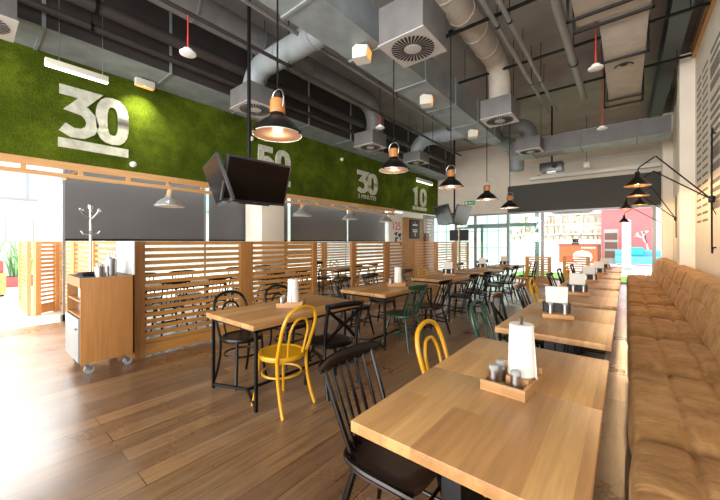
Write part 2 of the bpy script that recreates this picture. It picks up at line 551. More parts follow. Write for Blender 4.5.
# ------------------------------------------------------------------ far forecourt and shops
struct('floor_grass', MB().span((-4.0, 14.75, -0.002), (1.5, 17.6, 0.02)), 'grass')
struct('wall_mall_back', MB().span((-16, 34, 0), (14, 34.3, 5.5)), 'white')
fg = MB()
for k in range(13): fg.span((-15.6 + k * 0.78, 24, 0), (-15.54 + k * 0.78, 24.1, 5))
for z in (0.0, 1.0, 2.2, 3.4): fg.span((-15.6, 24.0, z), (-6.2, 24.08, z + 0.07))
w3 = struct('window_3', fg, 'teal')
MB().span((-15.6, 24.04, 0), (-6.2, 24.05, 5)).build('pane', 'glass', w3)
# shop with shelving
sh = thing('shop_shelving', 'white wall shelving of the shop opposite, behind the orange counter', 'shelving', (-3.9, 29.0, 0))
sb = MB().span((-4.2, 0.3, 0), (2.6, 0.5, 4.4))
for k in range(6): sb.span((-3.9 + k * 1.3, -0.02, 2.0), (-3.8 + k * 1.3, 0.32, 3.55))
for z in (1.55, 2.0, 2.75, 3.5): sb.span((-3.9, -0.02, z), (2.6, 0.32, z + 0.07))
sb.build('shelf_unit', 'white', sh)
goods = MB(); rg = random.Random(4)
for z in (1.62, 2.07, 2.82):
    x = -3.75
    while x < 2.4:
        wd = rg.uniform(0.12, 0.34); hh = rg.uniform(0.18, 0.38 if z < 2 else 0.6)
        goods.span((x, 0.02, z), (x + wd, 0.25, z + hh)); x += wd + rg.uniform(0.05, 0.22)
tag(goods.build('goods', 'shelfgoods', sh), kind='stuff')
sg = thing('shop_sign', 'orange shop sign on a dark fascia above the opposite shop shelving', 'sign', (-3.2, 28.7, 3.72))
MB().span((-1.3, 0, 0), (1.3, 0.62, 0.4)).build('fascia', 'bluesteel', sg)
MB().span((-0.9, -0.05, 0.08), (0.55, 0.0, 0.34), 0.02).build('sign_panel', 'orange', sg)
fs_ = thing('shop_fascia', 'coral red fascia band above the shops opposite', 'fascia', (1.5, 28.4, 3.85))
MB().span((-3.2, 0, 0), (5, 0.15, 0.45)).build('band', 'redwall', fs_)
ct = thing('shop_counter', 'orange shop counter with white lettering across the mall forecourt', 'counter', (-2.3, 25.5, 0))
MB().span((-1.2, 0, 0.08), (0.9, 0.7, 1.25), 0.02).build('counter_front', 'orange', ct)
MB().span((-1.3, -0.05, 1.25), (1.0, 0.75, 1.31), 0.01).build('counter_top', 'rail_brown', ct)
MB().span((0.9, -0.02, 0), (1.05, 0.72, 1.31), 0.01).build('end_panel', 'rail_brown', ct)
lt = MB()
for k in range(6): lt.span((0.05 + k * 0.13, -0.012, 1.04), (0.14 + k * 0.13, 0.0, 1.13))
lt.build('lettering', 'white', ct)
tl = thing('till', 'small dark till standing on the orange shop counter', 'till', (-2.6, 25.8, 1.31))
MB().span((-0.2, -0.15, 0), (0.2, 0.15, 0.08), 0.01).build('till_base', 'black_box', tl)
MB().box((0, 0, 0.22), (0.34, 0.04, 0.24), 0.008).build('till_screen', 'screen', tl)
eg = thing('shell_chair', 'white rounded shell chair on the bright forecourt before the orange counter', 'chair', (-1.65, 19.2, 0), R(200))
MB().lathe([(0.0, 0.42), (0.18, 0.42), (0.33, 0.52), (0.4, 0.7), (0.36, 0.88), (0.22, 0.99), (0, 1.02)], seg=20).build('shell', 'white', eg)
MB().lathe([(0.24, 0), (0.24, 0.02), (0.03, 0.05), (0.03, 0.43), (0.0, 0.43)], seg=16).build('pedestal', 'chrome', eg)
rw = thing('red_wall_panel', 'coral red wall with white branch drawing in the shop at right', 'wall panel', (0.55, 28.6, 0))
MB().span((-1.9, 0, 0), (0.9, 0.15, 3.7)).build('panel', 'redwall', rw)
br = MB(); rb = random.Random(9)


def branch(p, a, ln, d):
    q = (p[0] + ln * math.cos(a), p[1] + ln * math.sin(a))
    br.bar((p[0], -0.02, p[1]), (q[0], -0.02, q[1]), 0.02, 0.02 + 0.02 * d, up=(0, 0, 1))
    if d > 0:
        for _ in range(3): branch(q, a + rb.uniform(-0.8, 0.8), ln * 0.72, d - 1)


branch((0.6, 0.8), PI * 0.56, 0.55, 3)
br.build('branch_drawing', 'white', rw)
sf = thing('sofa', 'blue sofa in front of the coral red wall across the forecourt', 'sofa', (-0.25, 26.2, 0))
for x, y in ((-0.2, 0.1), (1.8, 0.1), (-0.2, 0.7), (1.8, 0.7)): MB().span((x - 0.03, y - 0.03, 0), (x + 0.03, y + 0.03, 0.12)).build('leg', 'chrome', sf)
MB().span((-0.3, 0, 0.1), (1.9, 0.8, 0.55), 0.06).build('seat', 'blue', sf)
MB().span((-0.3, 0.6, 0.4), (1.9, 0.85, 0.95), 0.06).build('backrest', 'blue', sf)
for x in (0.55, 0.95):
    pass
MB().box((0.75, 0.4, 0.85), (0.7, 0.25, 0.55), 0.1).build('cushion', 'turq', sf)
cl = thing('round_column', 'round white column between the shelving shop and red shop', 'column', (0.02, 22.0, 0))
MB().lathe([(0.18, 0), (0.18, 2.55), (0.14, 2.6), (0, 2.6)], seg=20).build('shaft', 'white', cl)
MB().lathe([(0.24, 0), (0.24, 0.1), (0.18, 0.14), (0.0, 0.14)], seg=20).build('base', 'grey_lam', cl)
rp = thing('display_unit', 'grey and brown display unit to the left of the red wall', 'display', (-0.75, 27.4, 0))
MB().span((-0.4, 0, 0), (0.35, 0.5, 2.3), 0.01).build('cabinet', 'grey_lam', rp)
for z in (0.4, 1.0, 1.6): MB().span((-0.36, -0.02, z), (0.31, 0.0, z + 0.45)).build('shelf_front', 'rail_brown', rp)

# ------------------------------------------------------------------ green bulkhead graphics
pl = lambda a, b, t: (XG + t, a, b)
D3 = [(0.02, 0.93), (0.52, 0.93), (0.26, 0.60), (0.42, 0.57), (0.52, 0.46), (0.55, 0.32), (0.50, 0.18), (0.38, 0.09), (0.22, 0.08), (0.06, 0.17)]
D0 = [(0.28 + 0.2 * math.copysign(abs(math.cos(a)) ** 0.75, math.cos(a)), 0.5 + 0.42 * math.copysign(abs(math.sin(a)) ** 0.75, math.sin(a))) for a in [2 * PI * k / 20 for k in range(20)]]
D5 = [(0.5, 0.92), (0.1, 0.92), (0.08, 0.53), (0.32, 0.58), (0.47, 0.48), (0.52, 0.32), (0.46, 0.16), (0.32, 0.08), (0.18, 0.09), (0.05, 0.18)]
D1 = [(0.05, 0.78), (0.27, 0.9), (0.27, 0.0)]


def number(digits, y0, y1, z0, z1, label, under):
    t = thing('wall_number', label, 'wall number', (XG, y0, z0), 0, 'white numbers on the green wall')
    mb = MB(); H = z1 - z0; W = (y1 - y0)
    step = W / 2.02 * 1.02; sc = W / 1.2
    for i, d in enumerate(digits):
        fn = lambda a, b, tt: (tt, i * W * 0.52 + a * W * 0.84, b * H)
        stroke(mb, {'3': D3, '0': D0, '5': D5, '1': D1}[d], 0.2, fn, 0.004, 0.03, closed=(d == '0'))
    mb.build('digits', 'number', t, sharp=20)
    if under: MB().span((0.004, 0, -0.2), (0.03, W, -0.05)).build('underline', 'number', t)
    return t


number('30', 0.98, 1.92, 3.17, 3.95, 'large white number 30 with underline at near left of green wall', True)
number('50', 4.62, 5.6, 3.12, 3.84, 'white number 50 on green wall half hidden behind the hanging television', True)
n3 = number('30', 8.40, 9.55, 3.14, 3.86, 'white number 30 with small caption, between two black pendants on green wall', False)
number('10', 12.1, 13.3, 3.03, 3.8, 'white number 10 at the far right end of the green wall', True)


def text(body, size, name, m, parent, loc, rot, extrude=0.004, align='CENTER'):
    cu = bpy.data.curves.new(name, 'FONT'); cu.body = body; cu.size = size; cu.extrude = extrude; cu.align_x = align
    o = bpy.data.objects.new(name, cu); COL.objects.link(o)
    bpy.context.view_layer.update()
    me = bpy.data.meshes.new_from_object(o.evaluated_get(bpy.context.evaluated_depsgraph_get()))
    bpy.data.objects.remove(o)
    me.name = name; me.materials.clear(); me.materials.append(M[m])
    q = bpy.data.objects.new(name, me); COL.objects.link(q)
    q.parent = parent; q.location = loc; q.rotation_euler = rot
    return q


text('5 MINUTES', 0.21, 'caption', 'number', n3, (0.012, 0.575, -0.2), (R(90), 0, R(90)))

# timber ladder rail below the bulkhead
rl = thing('timber_rail', 'pale timber double batten rail under the green wall', 'rail', (XG + 0.06, 0, 2.45))
for z in (0.03, 0.16): MB().span((-0.03, -3.5, z), (0.03, 10.6, z + 0.06)).build('batten', 'pine', rl)
MB().span((-0.02, -3.5, 0.22), (0.02, 10.6, 0.275)).build('hanging_strip', 'pine', rl)
for k in range(22): mb = MB().span((-0.025, -3.4 + k * 0.66, 0.09), (0.025, -3.34 + k * 0.66, 0.16)); mb.build('spacer', 'pine', rl)
MB().bar((-0.02, 1.05, 0.02), (-0.5, 1.3, 0.2), 0.05, 0.06).build('brace', 'pine', rl)

# charcoal roller blinds
for i, (y0, y1, lab) in enumerate(((1.2, 3.72, 'charcoal roller blind nearest the coat stand'), (3.84, 6.2, 'charcoal roller blind behind the white pillar'),
                                   (6.34, 8.92, 'charcoal roller blind right of the pillar, behind second grey lamp'), (9.0, 11.35, 'charcoal roller blind nearest the red lettered poster'))):
    t = thing('roller_blind', lab, 'blind', (-7.9, y0, 1.5), 0, 'charcoal roller blinds')
    W = y1 - y0
    MB().span((-0.004, 0, 0.0), (0.004, W, 1.4)).build('fabric', 'blind', t)
    MB().span((-0.012, 0, -0.03), (0.012, W, 0.01), 0.004).build('bottom_bar', 'steel_black', t)
    MB().tube([(0, 0, 1.42), (0, W, 1.42)], 0.04, 10).build('roller', 'steel_black', t)
# glazing and sill behind the blinds
gz = MB()
for y in (1.2, 3.78, 6.27, 8.96, 11.4): gz.span((-8.0, y - 0.02, 0), (-7.97, y + 0.02, 2.9))
gz.span((-8.05, 1.15, 0), (-7.97, 11.4, 0.12)).span((-8.05, 1.15, 2.84), (-7.97, 11.4, 2.9))
w4 = struct('window_4', gz, 'mullion')
MB().span((-8.015, 1.15, 0.12), (-8.005, 11.4, 2.84)).build('pane', 'glass', w4)

# far end of the left side: poster, timber panel with chalkboard, glass partition
t = thing('promo_poster', 'white poster with pink red figures 125 beside the timber panel', 'poster', (-7.3, 10.9, 0.9))
MB().span((-0.05, -0.15, -0.9), (0, 0.85, 1.75)).build('panel', 'white', t)
text('125', 0.46, 'figures', 'pinkred', t, (0.006, 0.4, 1.05), (R(90), 0, R(90)))
rq = random.Random(2)
for k in range(14):
    y = rq.uniform(0, 0.7); z = rq.uniform(0.35, 0.9); MB().span((0.001, y, z), (0.006, y + rq.uniform(0.06, 0.16), z + rq.uniform(0.05, 0.12))).build('picture_patch', 'print_dark', t)
t = thing('timber_cladding', 'pale timber wall cladding with chalkboard under far end of green wall', 'wall panel', (-7.2, 12.6, 0))
MB().span((-0.1, -0.85, 0), (0.02, 0.75, 2.5), 0.005).build('panel', 'oakx', t)
MB().span((-0.1, -0.85, 2.5), (0.02, 0.75, 2.7)).build('header', 'white', t)
t2 = thing('chalkboard', 'small black framed chalkboard with chalk arrow on the timber panel', 'chalkboard', (-7.17, 12.55, 1.6))
MB().span((0, -0.42, 0), (0.03, 0.42, 0.82), 0.004).build('frame', 'steel_black', t2)
MB().span((0.03, -0.38, 0.04), (0.034, 0.38, 0.78)).build('slate', 'board', t2)
mb = MB().span((0.035, -0.2, 0.56), (0.038, 0.2, 0.62)).span((0.035, -0.2, 0.36), (0.038, 0.2, 0.4)).span((0.035, -0.2, 0.28), (0.038, 0.2, 0.32)).span((0.035, -0.02, 0.1), (0.038, 0.02, 0.27))
mb.prism([(-0.06, 0.17), (0.06, 0.17), (0, 0.08)], lambda a, b, tt: (tt, a, b), 0.035, 0.038)
mb.span((0.035, -0.01, 0.64), (0.038, 0.01, 0.74))
mb.build('chalk_marks', 'chalk', t2)
t = thing('glass_partition', 'grey glass partition with white menu lines past timber panel', 'partition', (-7.15, 13.35, 0))
MB().span((-0.04, 0, 0), (0, 1.1, 2.7)).build('panel', plain('smoked_panel', '#8f9494', 0.25, var=0.1, vscale=2), t)
mb = MB()
for k in range(7):
    z = 2.45 - k * 0.14; mb.span((0.001, 0.35, z), (0.006, 0.35 + (0.55, 0.45, 0.3, 0.35, 0.2, 0.3, 0.2)[k], z + 0.05))
mb.build('menu_lines', 'chalk', t)
t = thing('low_door', 'brown timber hatch door beside the grey glass partition', 'door', (-7.1, 13.5, 0))
MB().span((-0.02, -0.1, 0), (0.03, 0.25, 1.85), 0.005).build('door_leaf', 'skin', t)
MB().lathe([(0, 0), (0.015, 0), (0.015, 0.05), (0, 0.05)], (0.03, 0.2, 1.0), 10, 'x').build('handle', 'chrome', t)

# ------------------------------------------------------------------ slatted screens
def screen(name, L, axis, loc, label, group, m='slat', pm='post', H=1.46, n=16, ratio=0.41):
    t = thing(name, label, 'screen', loc, 0, group)
    pt = (lambda a, b, c: (b, a, c)) if axis == 'y' else (lambda a, b, c: (a, b, c))

    def span(mb, a0, a1, b0, b1, z0, z1): mb.span(pt(a0, b0, z0), pt(a1, b1, z1)); return mb
    mb = MB(); z0 = 0.13; pitch = (H - z0) / n
    for k in range(n):
        span(mb, 0.04, L - 0.04, -0.012, 0.012, z0 + k * pitch + ratio * pitch, z0 + (k + 1) * pitch)
    mb.build('slats', m, t)
    pw = 0.11
    for a in (0.0, L - pw):
        span(MB(), a, a + pw, -0.03, 0.03, 0, H).build('post', pm, t)
    span(MB(), 0.04, L - 0.04, -0.022, 0.022, 0.02, z0 + 0.03).build('plinth', m, t)
    return t


SX = -4.72
g1 = 'slatted timber screens along the aisle'
screen('slatted_screen', 1.53, 'y', (SX, 1.36, 0), 'brown slatted timber screen beside the service trolley', g1)
screen('slatted_screen', 1.53, 'y', (SX, 2.89, 0), 'brown slatted timber screen ending at the gap, behind the second bentwood chair', g1)
for k, lab in enumerate(('slatted timber screen just past the gap in the screens', 'second slatted timber screen past the gap', 'third slatted timber screen past the gap', 'fourth slatted timber screen past the gap', 'farthest slatted timber screen of the aisle row, below the menu boards')):
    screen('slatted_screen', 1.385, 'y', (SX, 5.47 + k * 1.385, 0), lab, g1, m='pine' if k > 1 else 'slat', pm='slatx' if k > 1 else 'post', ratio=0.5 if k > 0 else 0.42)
g2 = 'slatted timber screens at the left end'
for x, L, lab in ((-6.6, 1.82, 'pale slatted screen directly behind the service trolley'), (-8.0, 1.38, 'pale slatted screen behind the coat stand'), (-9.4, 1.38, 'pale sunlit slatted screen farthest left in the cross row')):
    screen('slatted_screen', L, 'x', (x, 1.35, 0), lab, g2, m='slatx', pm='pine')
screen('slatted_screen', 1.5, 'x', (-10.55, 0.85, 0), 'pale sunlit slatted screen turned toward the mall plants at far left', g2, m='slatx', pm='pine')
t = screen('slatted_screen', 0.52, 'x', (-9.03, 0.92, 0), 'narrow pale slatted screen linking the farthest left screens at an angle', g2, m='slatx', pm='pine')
t.rotation_euler = (0, 0, R(128))
for k, lab in enumerate(('slatted timber screen seen through the gap, behind the yellow chair', 'slatted timber screen near the blinds past the pillar, right of the gap')):
    screen('slatted_screen', 1.6, 'y', (-7.5, 5.75 + k * 1.62, 0), lab, 'slatted screens under the blinds', m='pine', pm='pine')
# far slatted planter boxes by the door
for i, (x, y, lab) in enumerate(((-2.75, 12.6, 'low slatted timber barrier left of the far glass doors'), (-1.75, 13.6, 'low slatted timber barrier right by the far glass doors'))):
    screen('slatted_barrier', 0.8, 'x', (x, y, 0), lab, 'low slatted barriers near the far door', m='pine', pm='pine', H=0.95, n=10)

# ------------------------------------------------------------------ service trolley and coat stand
t = thing('service_trolley', 'oak service trolley on castors with open shelves beside slatted screen', 'trolley', (-4.52, 0.81, 0))
Wx, Dy, H = 0.7, 0.5, 1.06
MB().span((-0.02, 0, 0.13), (0, Dy, H), 0.002).build('side_panel', 'cab', t)
MB().span((-Wx, 0, 0.13), (-Wx + 0.02, Dy, H), 0.002).build('side_panel', 'cab', t)
MB().span((-Wx, Dy - 0.02, 0.13), (0, Dy, H)).build('back_panel', 'cab', t)
MB().span((-Wx + 0.02, 0.01, 0.13), (-0.02, Dy - 0.02, 0.15)).build('bottom_panel', 'cab', t)
MB().span((-Wx, -0.006, H - 0.1), (0.001, 0.0, H + 0.002)).build('front_rail', 'cab', t)
for z in (0.62, 0.79): MB().span((-Wx + 0.02, 0.01, z), (-0.02, Dy - 0.02, z + 0.018)).build('shelf', 'cab', t)
dr = MB().span((-Wx + 0.01, -0.015, 0.15), (-0.025, 0.005, 0.615), 0.002).build('door', 'grey_lam', t)
MB().span((-0.12, -0.035, 0.5), (-0.06, -0.015, 0.52)).build('handle', 'chrome', dr)
MB().span((-Wx + 0.02, 0.02, H - 0.02), (-0.02, Dy - 0.02, H - 0.005)).build('top_panel', 'steel_black', t)
MB().span((-Wx + 0.02, Dy - 0.012, H - 0.1), (-0.02, Dy + 0.006, 1.46), 0.002).build('splash_panel', 'laminate', t)
for x in (-0.07, -Wx + 0.07):
    for y in (0.07, Dy - 0.07):
        c = MB().span((x - 0.025, y - 0.02, 0.11), (x + 0.025, y + 0.02, 0.13))
        c.bar((x - 0.02, y - 0.01, 0.11), (x - 0.02, y + 0.02, 0.045), 0.008, 0.03, up=(0, 1, 0)).bar((x + 0.02, y - 0.01, 0.11), (x + 0.02, y + 0.02, 0.045), 0.008, 0.03, up=(0, 1, 0))
        co = c.build('castor', 'chrome', t)
        MB().lathe([(0.02, -0.014), (0.045, -0.014), (0.045, 0.014), (0.02, 0.014)], (x, y + 0.015, 0.045), 16, 'x').build('wheel', 'grey_lam', co)


def cutlery_jar(loc, label, h, r, m, seed, n=10):
    t = thing('cutlery_jar', label, 'jar', loc, 0, 'cutlery holders on the service trolley')
    MB().lathe([(0, 0), (r * 0.85, 0), (r, h), (r * 0.94, h), (r * 0.8, 0.006), (0, 0.006)], seg=18).build('jar', m, t)
    rr = random.Random(seed); mb = MB()
    for k in range(n):
        a = rr.uniform(0, 2 * PI); d = r * 0.6; x, y = d * math.cos(a) * 0.4, d * math.sin(a) * 0.4
        mb.tube([(x, y, 0.02), (x + d * math.cos(a) * 0.5, y + d * math.sin(a) * 0.5, h * rr.uniform(1.05, 1.35))], [0.004, 0.009], 6)
    mb.build('cutlery', 'chrome', t)
    return t


TX, TY, TZ = -4.52, 0.81, 1.055
cutlery_jar((TX - 0.13, TY + 0.3, TZ), 'tall steel jar of cutlery in front of the white splash panel', 0.2, 0.06, 'chrome', 1)
cutlery_jar((TX - 0.27, TY + 0.33, TZ), 'blue grey jar at left of the cutlery jars on trolley', 0.19, 0.055, 'towel', 2, 6)
cutlery_jar((TX - 0.07, TY + 0.18, TZ), 'short steel cutlery jar nearest the trolley corner', 0.12, 0.05, 'chrome', 3, 7)
t = tag(MB().span((-0.15, -0.09, 0), (0.15, 0.09, 0.012)).span((-0.15, -0.09, 0.012), (0.15, -0.08, 0.03)).span((-0.15, 0.08, 0.012), (0.15, 0.09, 0.03)).span((-0.15, -0.08, 0.012), (-0.14, 0.08, 0.03)).span((0.14, -0.08, 0.012), (0.15, 0.08, 0.03)).build('serving_tray', 'steel_black', loc=(TX - 0.42, TY + 0.16, TZ)), 'black serving tray on top of the service trolley', 'tray')
for i, (x, z, hh, m, lab) in enumerate(((-0.14, 0.808, 0.1, 'rail_brown', 'brown box on the upper trolley shelf, right side'), (-0.36, 0.808, 0.11, 'paper', 'white napkin stack on the upper trolley shelf'),
                                        (-0.16, 0.638, 0.12, 'paper', 'white napkin stack on the lower trolley shelf'), (-0.38, 0.638, 0.1, 'rail_brown', 'brown box on the lower trolley shelf, left side'))):
    tag(MB().box((0, 0, hh / 2), (0.17, 0.22, hh), 0.006).build('storage_box' if m == 'rail_brown' else 'napkin_stack', m, loc=(TX + x, TY + 0.17, z)), lab, 'box' if m == 'rail_brown' else 'napkins')

cs = thing('coat_stand', 'chrome coat stand with branching hooks behind the service trolley', 'coat stand', (-5.55, 1.1, 0))
MB().tube([(0, 0, 0.02), (0, 0, 1.9)], 0.015, 12).lathe([(0.0, 1.9), (0.028, 1.9), (0.03, 1.94), (0.0, 1.97)], seg=12).build('pole', 'chrome', cs)
MB().lathe([(0.19, 0), (0.19, 0.02), (0.03, 0.045), (0, 0.045)], seg=28).build('base', 'steel_black', cs)
for k in range(4):
    a = PI / 2 * k + 0.5; d = (math.cos(a), math.sin(a))
    MB().tube(spline([(d[0] * 0.012, d[1] * 0.012, 1.76), (d[0] * 0.09, d[1] * 0.09, 1.82), (d[0] * 0.13, d[1] * 0.13, 1.87)]), 0.01, 8).lathe([(0, -0.015), (0.016, -0.008), (0.016, 0.008), (0, 0.015)], (d[0] * 0.133, d[1] * 0.133, 1.88), 8).build('hook', 'chrome', cs)
    a += PI / 4; d = (math.cos(a), math.sin(a))
    MB().tube(spline([(d[0] * 0.012, d[1] * 0.012, 1.55), (d[0] * 0.07, d[1] * 0.07, 1.56), (d[0] * 0.1, d[1] * 0.1, 1.6)]), 0.009, 8).build('hook', 'chrome', cs)

# ------------------------------------------------------------------ chairs (front is local +y)
def bentwood(name, label, m):
    t = thing(name, label, 'chair')
    MB().lathe([(0, 0.452), (0.165, 0.452), (0.17, 0.435), (0.205, 0.435), (0.21, 0.455), (0.205, 0.472), (0.185, 0.475), (0.172, 0.466), (0, 0.462)], seg=32).build('seat', m, t)
    hoop = spline([(-0.17, -0.135, 0.45), (-0.185, -0.19, 0.62), (-0.185, -0.235, 0.76), (-0.135, -0.262, 0.86), (0, -0.27, 0.9), (0.135, -0.262, 0.86), (0.185, -0.235, 0.76), (0.185, -0.19, 0.62), (0.17, -0.135, 0.45)], 6)
    MB().tube(hoop, 0.0155, 10).build('back_hoop', m, t)
    ih = spline([(-0.085, -0.17, 0.46), (-0.1, -0.2, 0.6), (-0.1, -0.225, 0.7), (-0.06, -0.243, 0.775), (0, -0.248, 0.795), (0.06, -0.243, 0.775), (0.1, -0.225, 0.7), (0.1, -0.2, 0.6), (0.085, -0.17, 0.46)], 6)
    MB().tube(ih, 0.011, 8).build('inner_hoop', m, t)
    for s in (-1, 1):
        MB().tube(spline([(s * 0.17, -0.135, 0.46), (s * 0.168, -0.14, 0.3), (s * 0.175, -0.18, 0.12), (s * 0.185, -0.225, 0.0)], 5), [0.0155] * 16 if False else 0.015, 9).build('leg', m, t)
        MB().tube(spline([(s * 0.14, 0.14, 0.45), (s * 0.145, 0.15, 0.3), (s * 0.16, 0.165, 0.12), (s * 0.178, 0.185, 0.0)], 5), 0.015, 9).build('leg', m, t)
    MB().tube([(0.172 * math.cos(2 * PI * k / 28), 0.172 * math.sin(2 * PI * k / 28), 0.29) for k in range(28)], 0.0105, 8, closed=True).build('stretcher', m, t)
    return t


def crossback(name, label, m, railm=None):
    t = thing(name, label, 'chair')
    poly = []
    for k in range(32):
        a = 2 * PI * k / 32; c, s = math.cos(a), math.sin(a)
        poly.append((0.205 * math.copysign(abs(c) ** 0.75, c), 0.2 * math.copysign(abs(s) ** 0.75, s)))
    mb = MB().prism(poly, lambda a, b, z: (a, b, z), 0.44, 0.468)
    mb.prism([(a * 0.88, b * 0.88) for a, b in poly], lambda a, b, z: (a, b, z), 0.468, 0.474)
    mb.build('seat', m, t)
    for s in (-1, 1):
        MB().tube(spline([(s * 0.19, -0.25, 0.0), (s * 0.185, -0.2, 0.2), (s * 0.18, -0.178, 0.45), (s * 0.19, -0.22, 0.68), (s * 0.195, -0.27, 0.87)], 5), 0.0165, 9).build('leg', m, t)
        MB().tube(spline([(s * 0.165, 0.16, 0.45), (s * 0.17, 0.165, 0.25), (s * 0.185, 0.185, 0.0)], 5), 0.0165, 9).build('leg', m, t)
        MB().tube(spline([(s * 0.168, 0.165, 0.22), (s * 0.12, 0.155, 0.36), (0, 0.15, 0.43)], 5), 0.009, 8).build('brace', m, t)
        MB().tube(spline([(s * 0.185, -0.185, 0.24), (s * 0.172, -0.03, 0.36), (s * 0.168, 0.14, 0.26)], 5), 0.009, 8).build('brace', m, t)
        pts = spline([(s * 0.18, -0.185, 0.50), (s * 0.06, -0.215, 0.62), (-s * 0.08, -0.245, 0.73), (-s * 0.18, -0.262, 0.81)], 5)
        mb = MB()
        for a, b in zip(pts[:-1], pts[1:]): mb.bar(a + Vector((0, 0.006 * s, 0)), b + Vector((0, 0.006 * s, 0)) + (b - a) * 0.05, 0.011, 0.028, up=(0, 0, 1))
        mb.build('cross_splat', m, t)
    mb = MB()

    def railf(u, v):
        x = -0.215 + 0.43 * u; a = 2 * PI * v
        y = -0.285 + 0.03 * (x / 0.215) ** 2 + 0.013 * math.cos(a); z = 0.865 - 0.012 * (x / 0.215) ** 2 + 0.028 * math.sin(a)
        return (x, y, z)
    mb.grid(railf, 14, 10)
    mb.add([railf(0, k / 10) for k in range(10)], [tuple(range(10))]); mb.add([railf(1, k / 10) for k in range(10)], [tuple(range(10))])
    mb.build('top_rail', railm or m, t)
    return t


def spindle(name, label, m, railm=None, seatm=None, n=7, bow=0.06, rim=False):
    t = thing(name, label, 'chair')
    poly = []
    for k in range(36):
        a = 2 * PI * k / 36; c, s = math.cos(a), math.sin(a)
        p = (0.3 if rim else 0.55) if s > 0 else 0.8
        poly.append((0.215 * math.copysign(abs(c) ** 0.7, c), 0.205 * math.copysign(abs(s) ** p, s)))
    mb = MB(); rings = []
    for sc, z in ((0.9, 0.425), (1.0, 0.438), (1.0, 0.455), (0.96, 0.463), (0.6, 0.456), (0.0, 0.452)):
        rings.append([(a * sc, b * sc, z) for a, b in poly])
    vs = [v for r in rings for v in r]; fs = [tuple(range(36))[::-1]]
    for i in range(len(rings) - 1):
        for k in range(36):
            q = (k + 1) % 36; fs.append((i * 36 + k, i * 36 + q, (i + 1) * 36 + q, (i + 1) * 36 + k))
    mb.add(vs, fs).build('seat', seatm or m, t, sharp=50)
    for s in (-1, 1):
        for f in (1, -1):
            tp = Vector((s * 0.13, f * 0.13, 0.44)); ft = Vector((s * 0.205, f * (0.21 if f > 0 else 0.24), 0.0))
            MB().tube([tp, tp.lerp(ft, 0.35), tp.lerp(ft, 0.6), ft], [0.012, 0.018, 0.017, 0.011], 10).build('leg', m, t)
    mb = MB()
    for s in (-1, 1): mb.tube([(s * 0.175, 0.175, 0.19), (s * 0.177, 0, 0.19), (s * 0.178, -0.185, 0.19)], [0.008, 0.012, 0.008], 8)
    mb.tube([(-0.177, 0, 0.19), (0, 0, 0.19), (0.177, 0, 0.19)], [0.008, 0.012, 0.008], 8)
    mb.tube([(-0.16, 0.155, 0.28), (0.16, 0.155, 0.28)], 0.009, 8)
    mb.build('stretcher', m, t)
    mb = MB()

    def railc(u):
        x = -0.235 + 0.47 * u; k = x / 0.235
        return Vector((x, -0.315 + bow * k * k, 0.845 + 0.0 * k))

    for i in range(n):
        u = 0.09 + 0.82 * i / (n - 1)
        q = railc(u); p = Vector((-0.165 + 0.33 * i / (n - 1), -0.175 + 0.05 * ((i / (n - 1) - 0.5) * 2) ** 2, 0.45))
        sp = MB().tube([p, p.lerp(q, 0.45), q], [0.0075, 0.0095, 0.0065], 8) if 0 < i < n - 1 else MB().tube([p, p.lerp(q, 0.45), q], [0.011, 0.013, 0.011], 8)
        sp.build('spindle', m, t)

    def railf(u, v):
        c = railc(u); a = 2 * PI * v; k = abs(u - 0.5) * 2
        return (c.x, c.y + 0.0095 * math.cos(a) - 0.008 * math.sin(a), c.z + (0.037 - 0.018 * k ** 3) * math.sin(a) + 0.01 * k)
    mb = MB().grid(railf, 18, 12)
    mb.add([railf(0, k / 12) for k in range(12)], [tuple(range(12))]); mb.add([railf(1, k / 12) for k in range(12)], [tuple(range(12))])
    mb.build('top_rail', railm or m, t)
    if rim: MB().tube(spline([(-0.19, 0.19, 0.445), (-0.213, 0.1, 0.466), (-0.212, -0.05, 0.47), (-0.17, -0.165, 0.472), (0, -0.208, 0.474), (0.17, -0.165, 0.472), (0.212, -0.05, 0.47), (0.213, 0.1, 0.466), (0.19, 0.19, 0.445)], 5), 0.015, 8).build('seat_rim', m, t)
    return t


protos = {}


def chair(kind, x, y, rz, label, group='dining chairs', dz=0):
    loc = (x, y, dz)
    if kind not in protos:
        nm = {'b': 'bentwood_chair', 'c': 'crossback_chair', 's': 'spindle_chair'}[kind[0]]
        f = {'b': bentwood, 'c': crossback, 's': spindle}[kind[0]]
        a = {'b_black': ('paint_black',), 'b_yellow': ('paint_yellow',), 'b_green': ('paint_green',), 'c_black': ('paint_black',), 'c_brown': ('paint_black', 'rail_brown'),
             's_dark': ('paint_brown',), 's_black': ('paint_black',), 's_green': ('paint_green',), 's_rail': ('paint_black', 'rail_brown'), 's_near': ('paint_brown', None, 'seat_brown', 7, 0.042, True)}[kind]
        o = f(nm, label, *a); o.location = loc; o.rotation_euler = (0, 0, rz); o['group'] = group; protos[kind] = o
        return o
    return dup(protos[kind], loc, rz, label, group)


EAST, WEST = R(-90), R(90)   # facing +x, facing -x

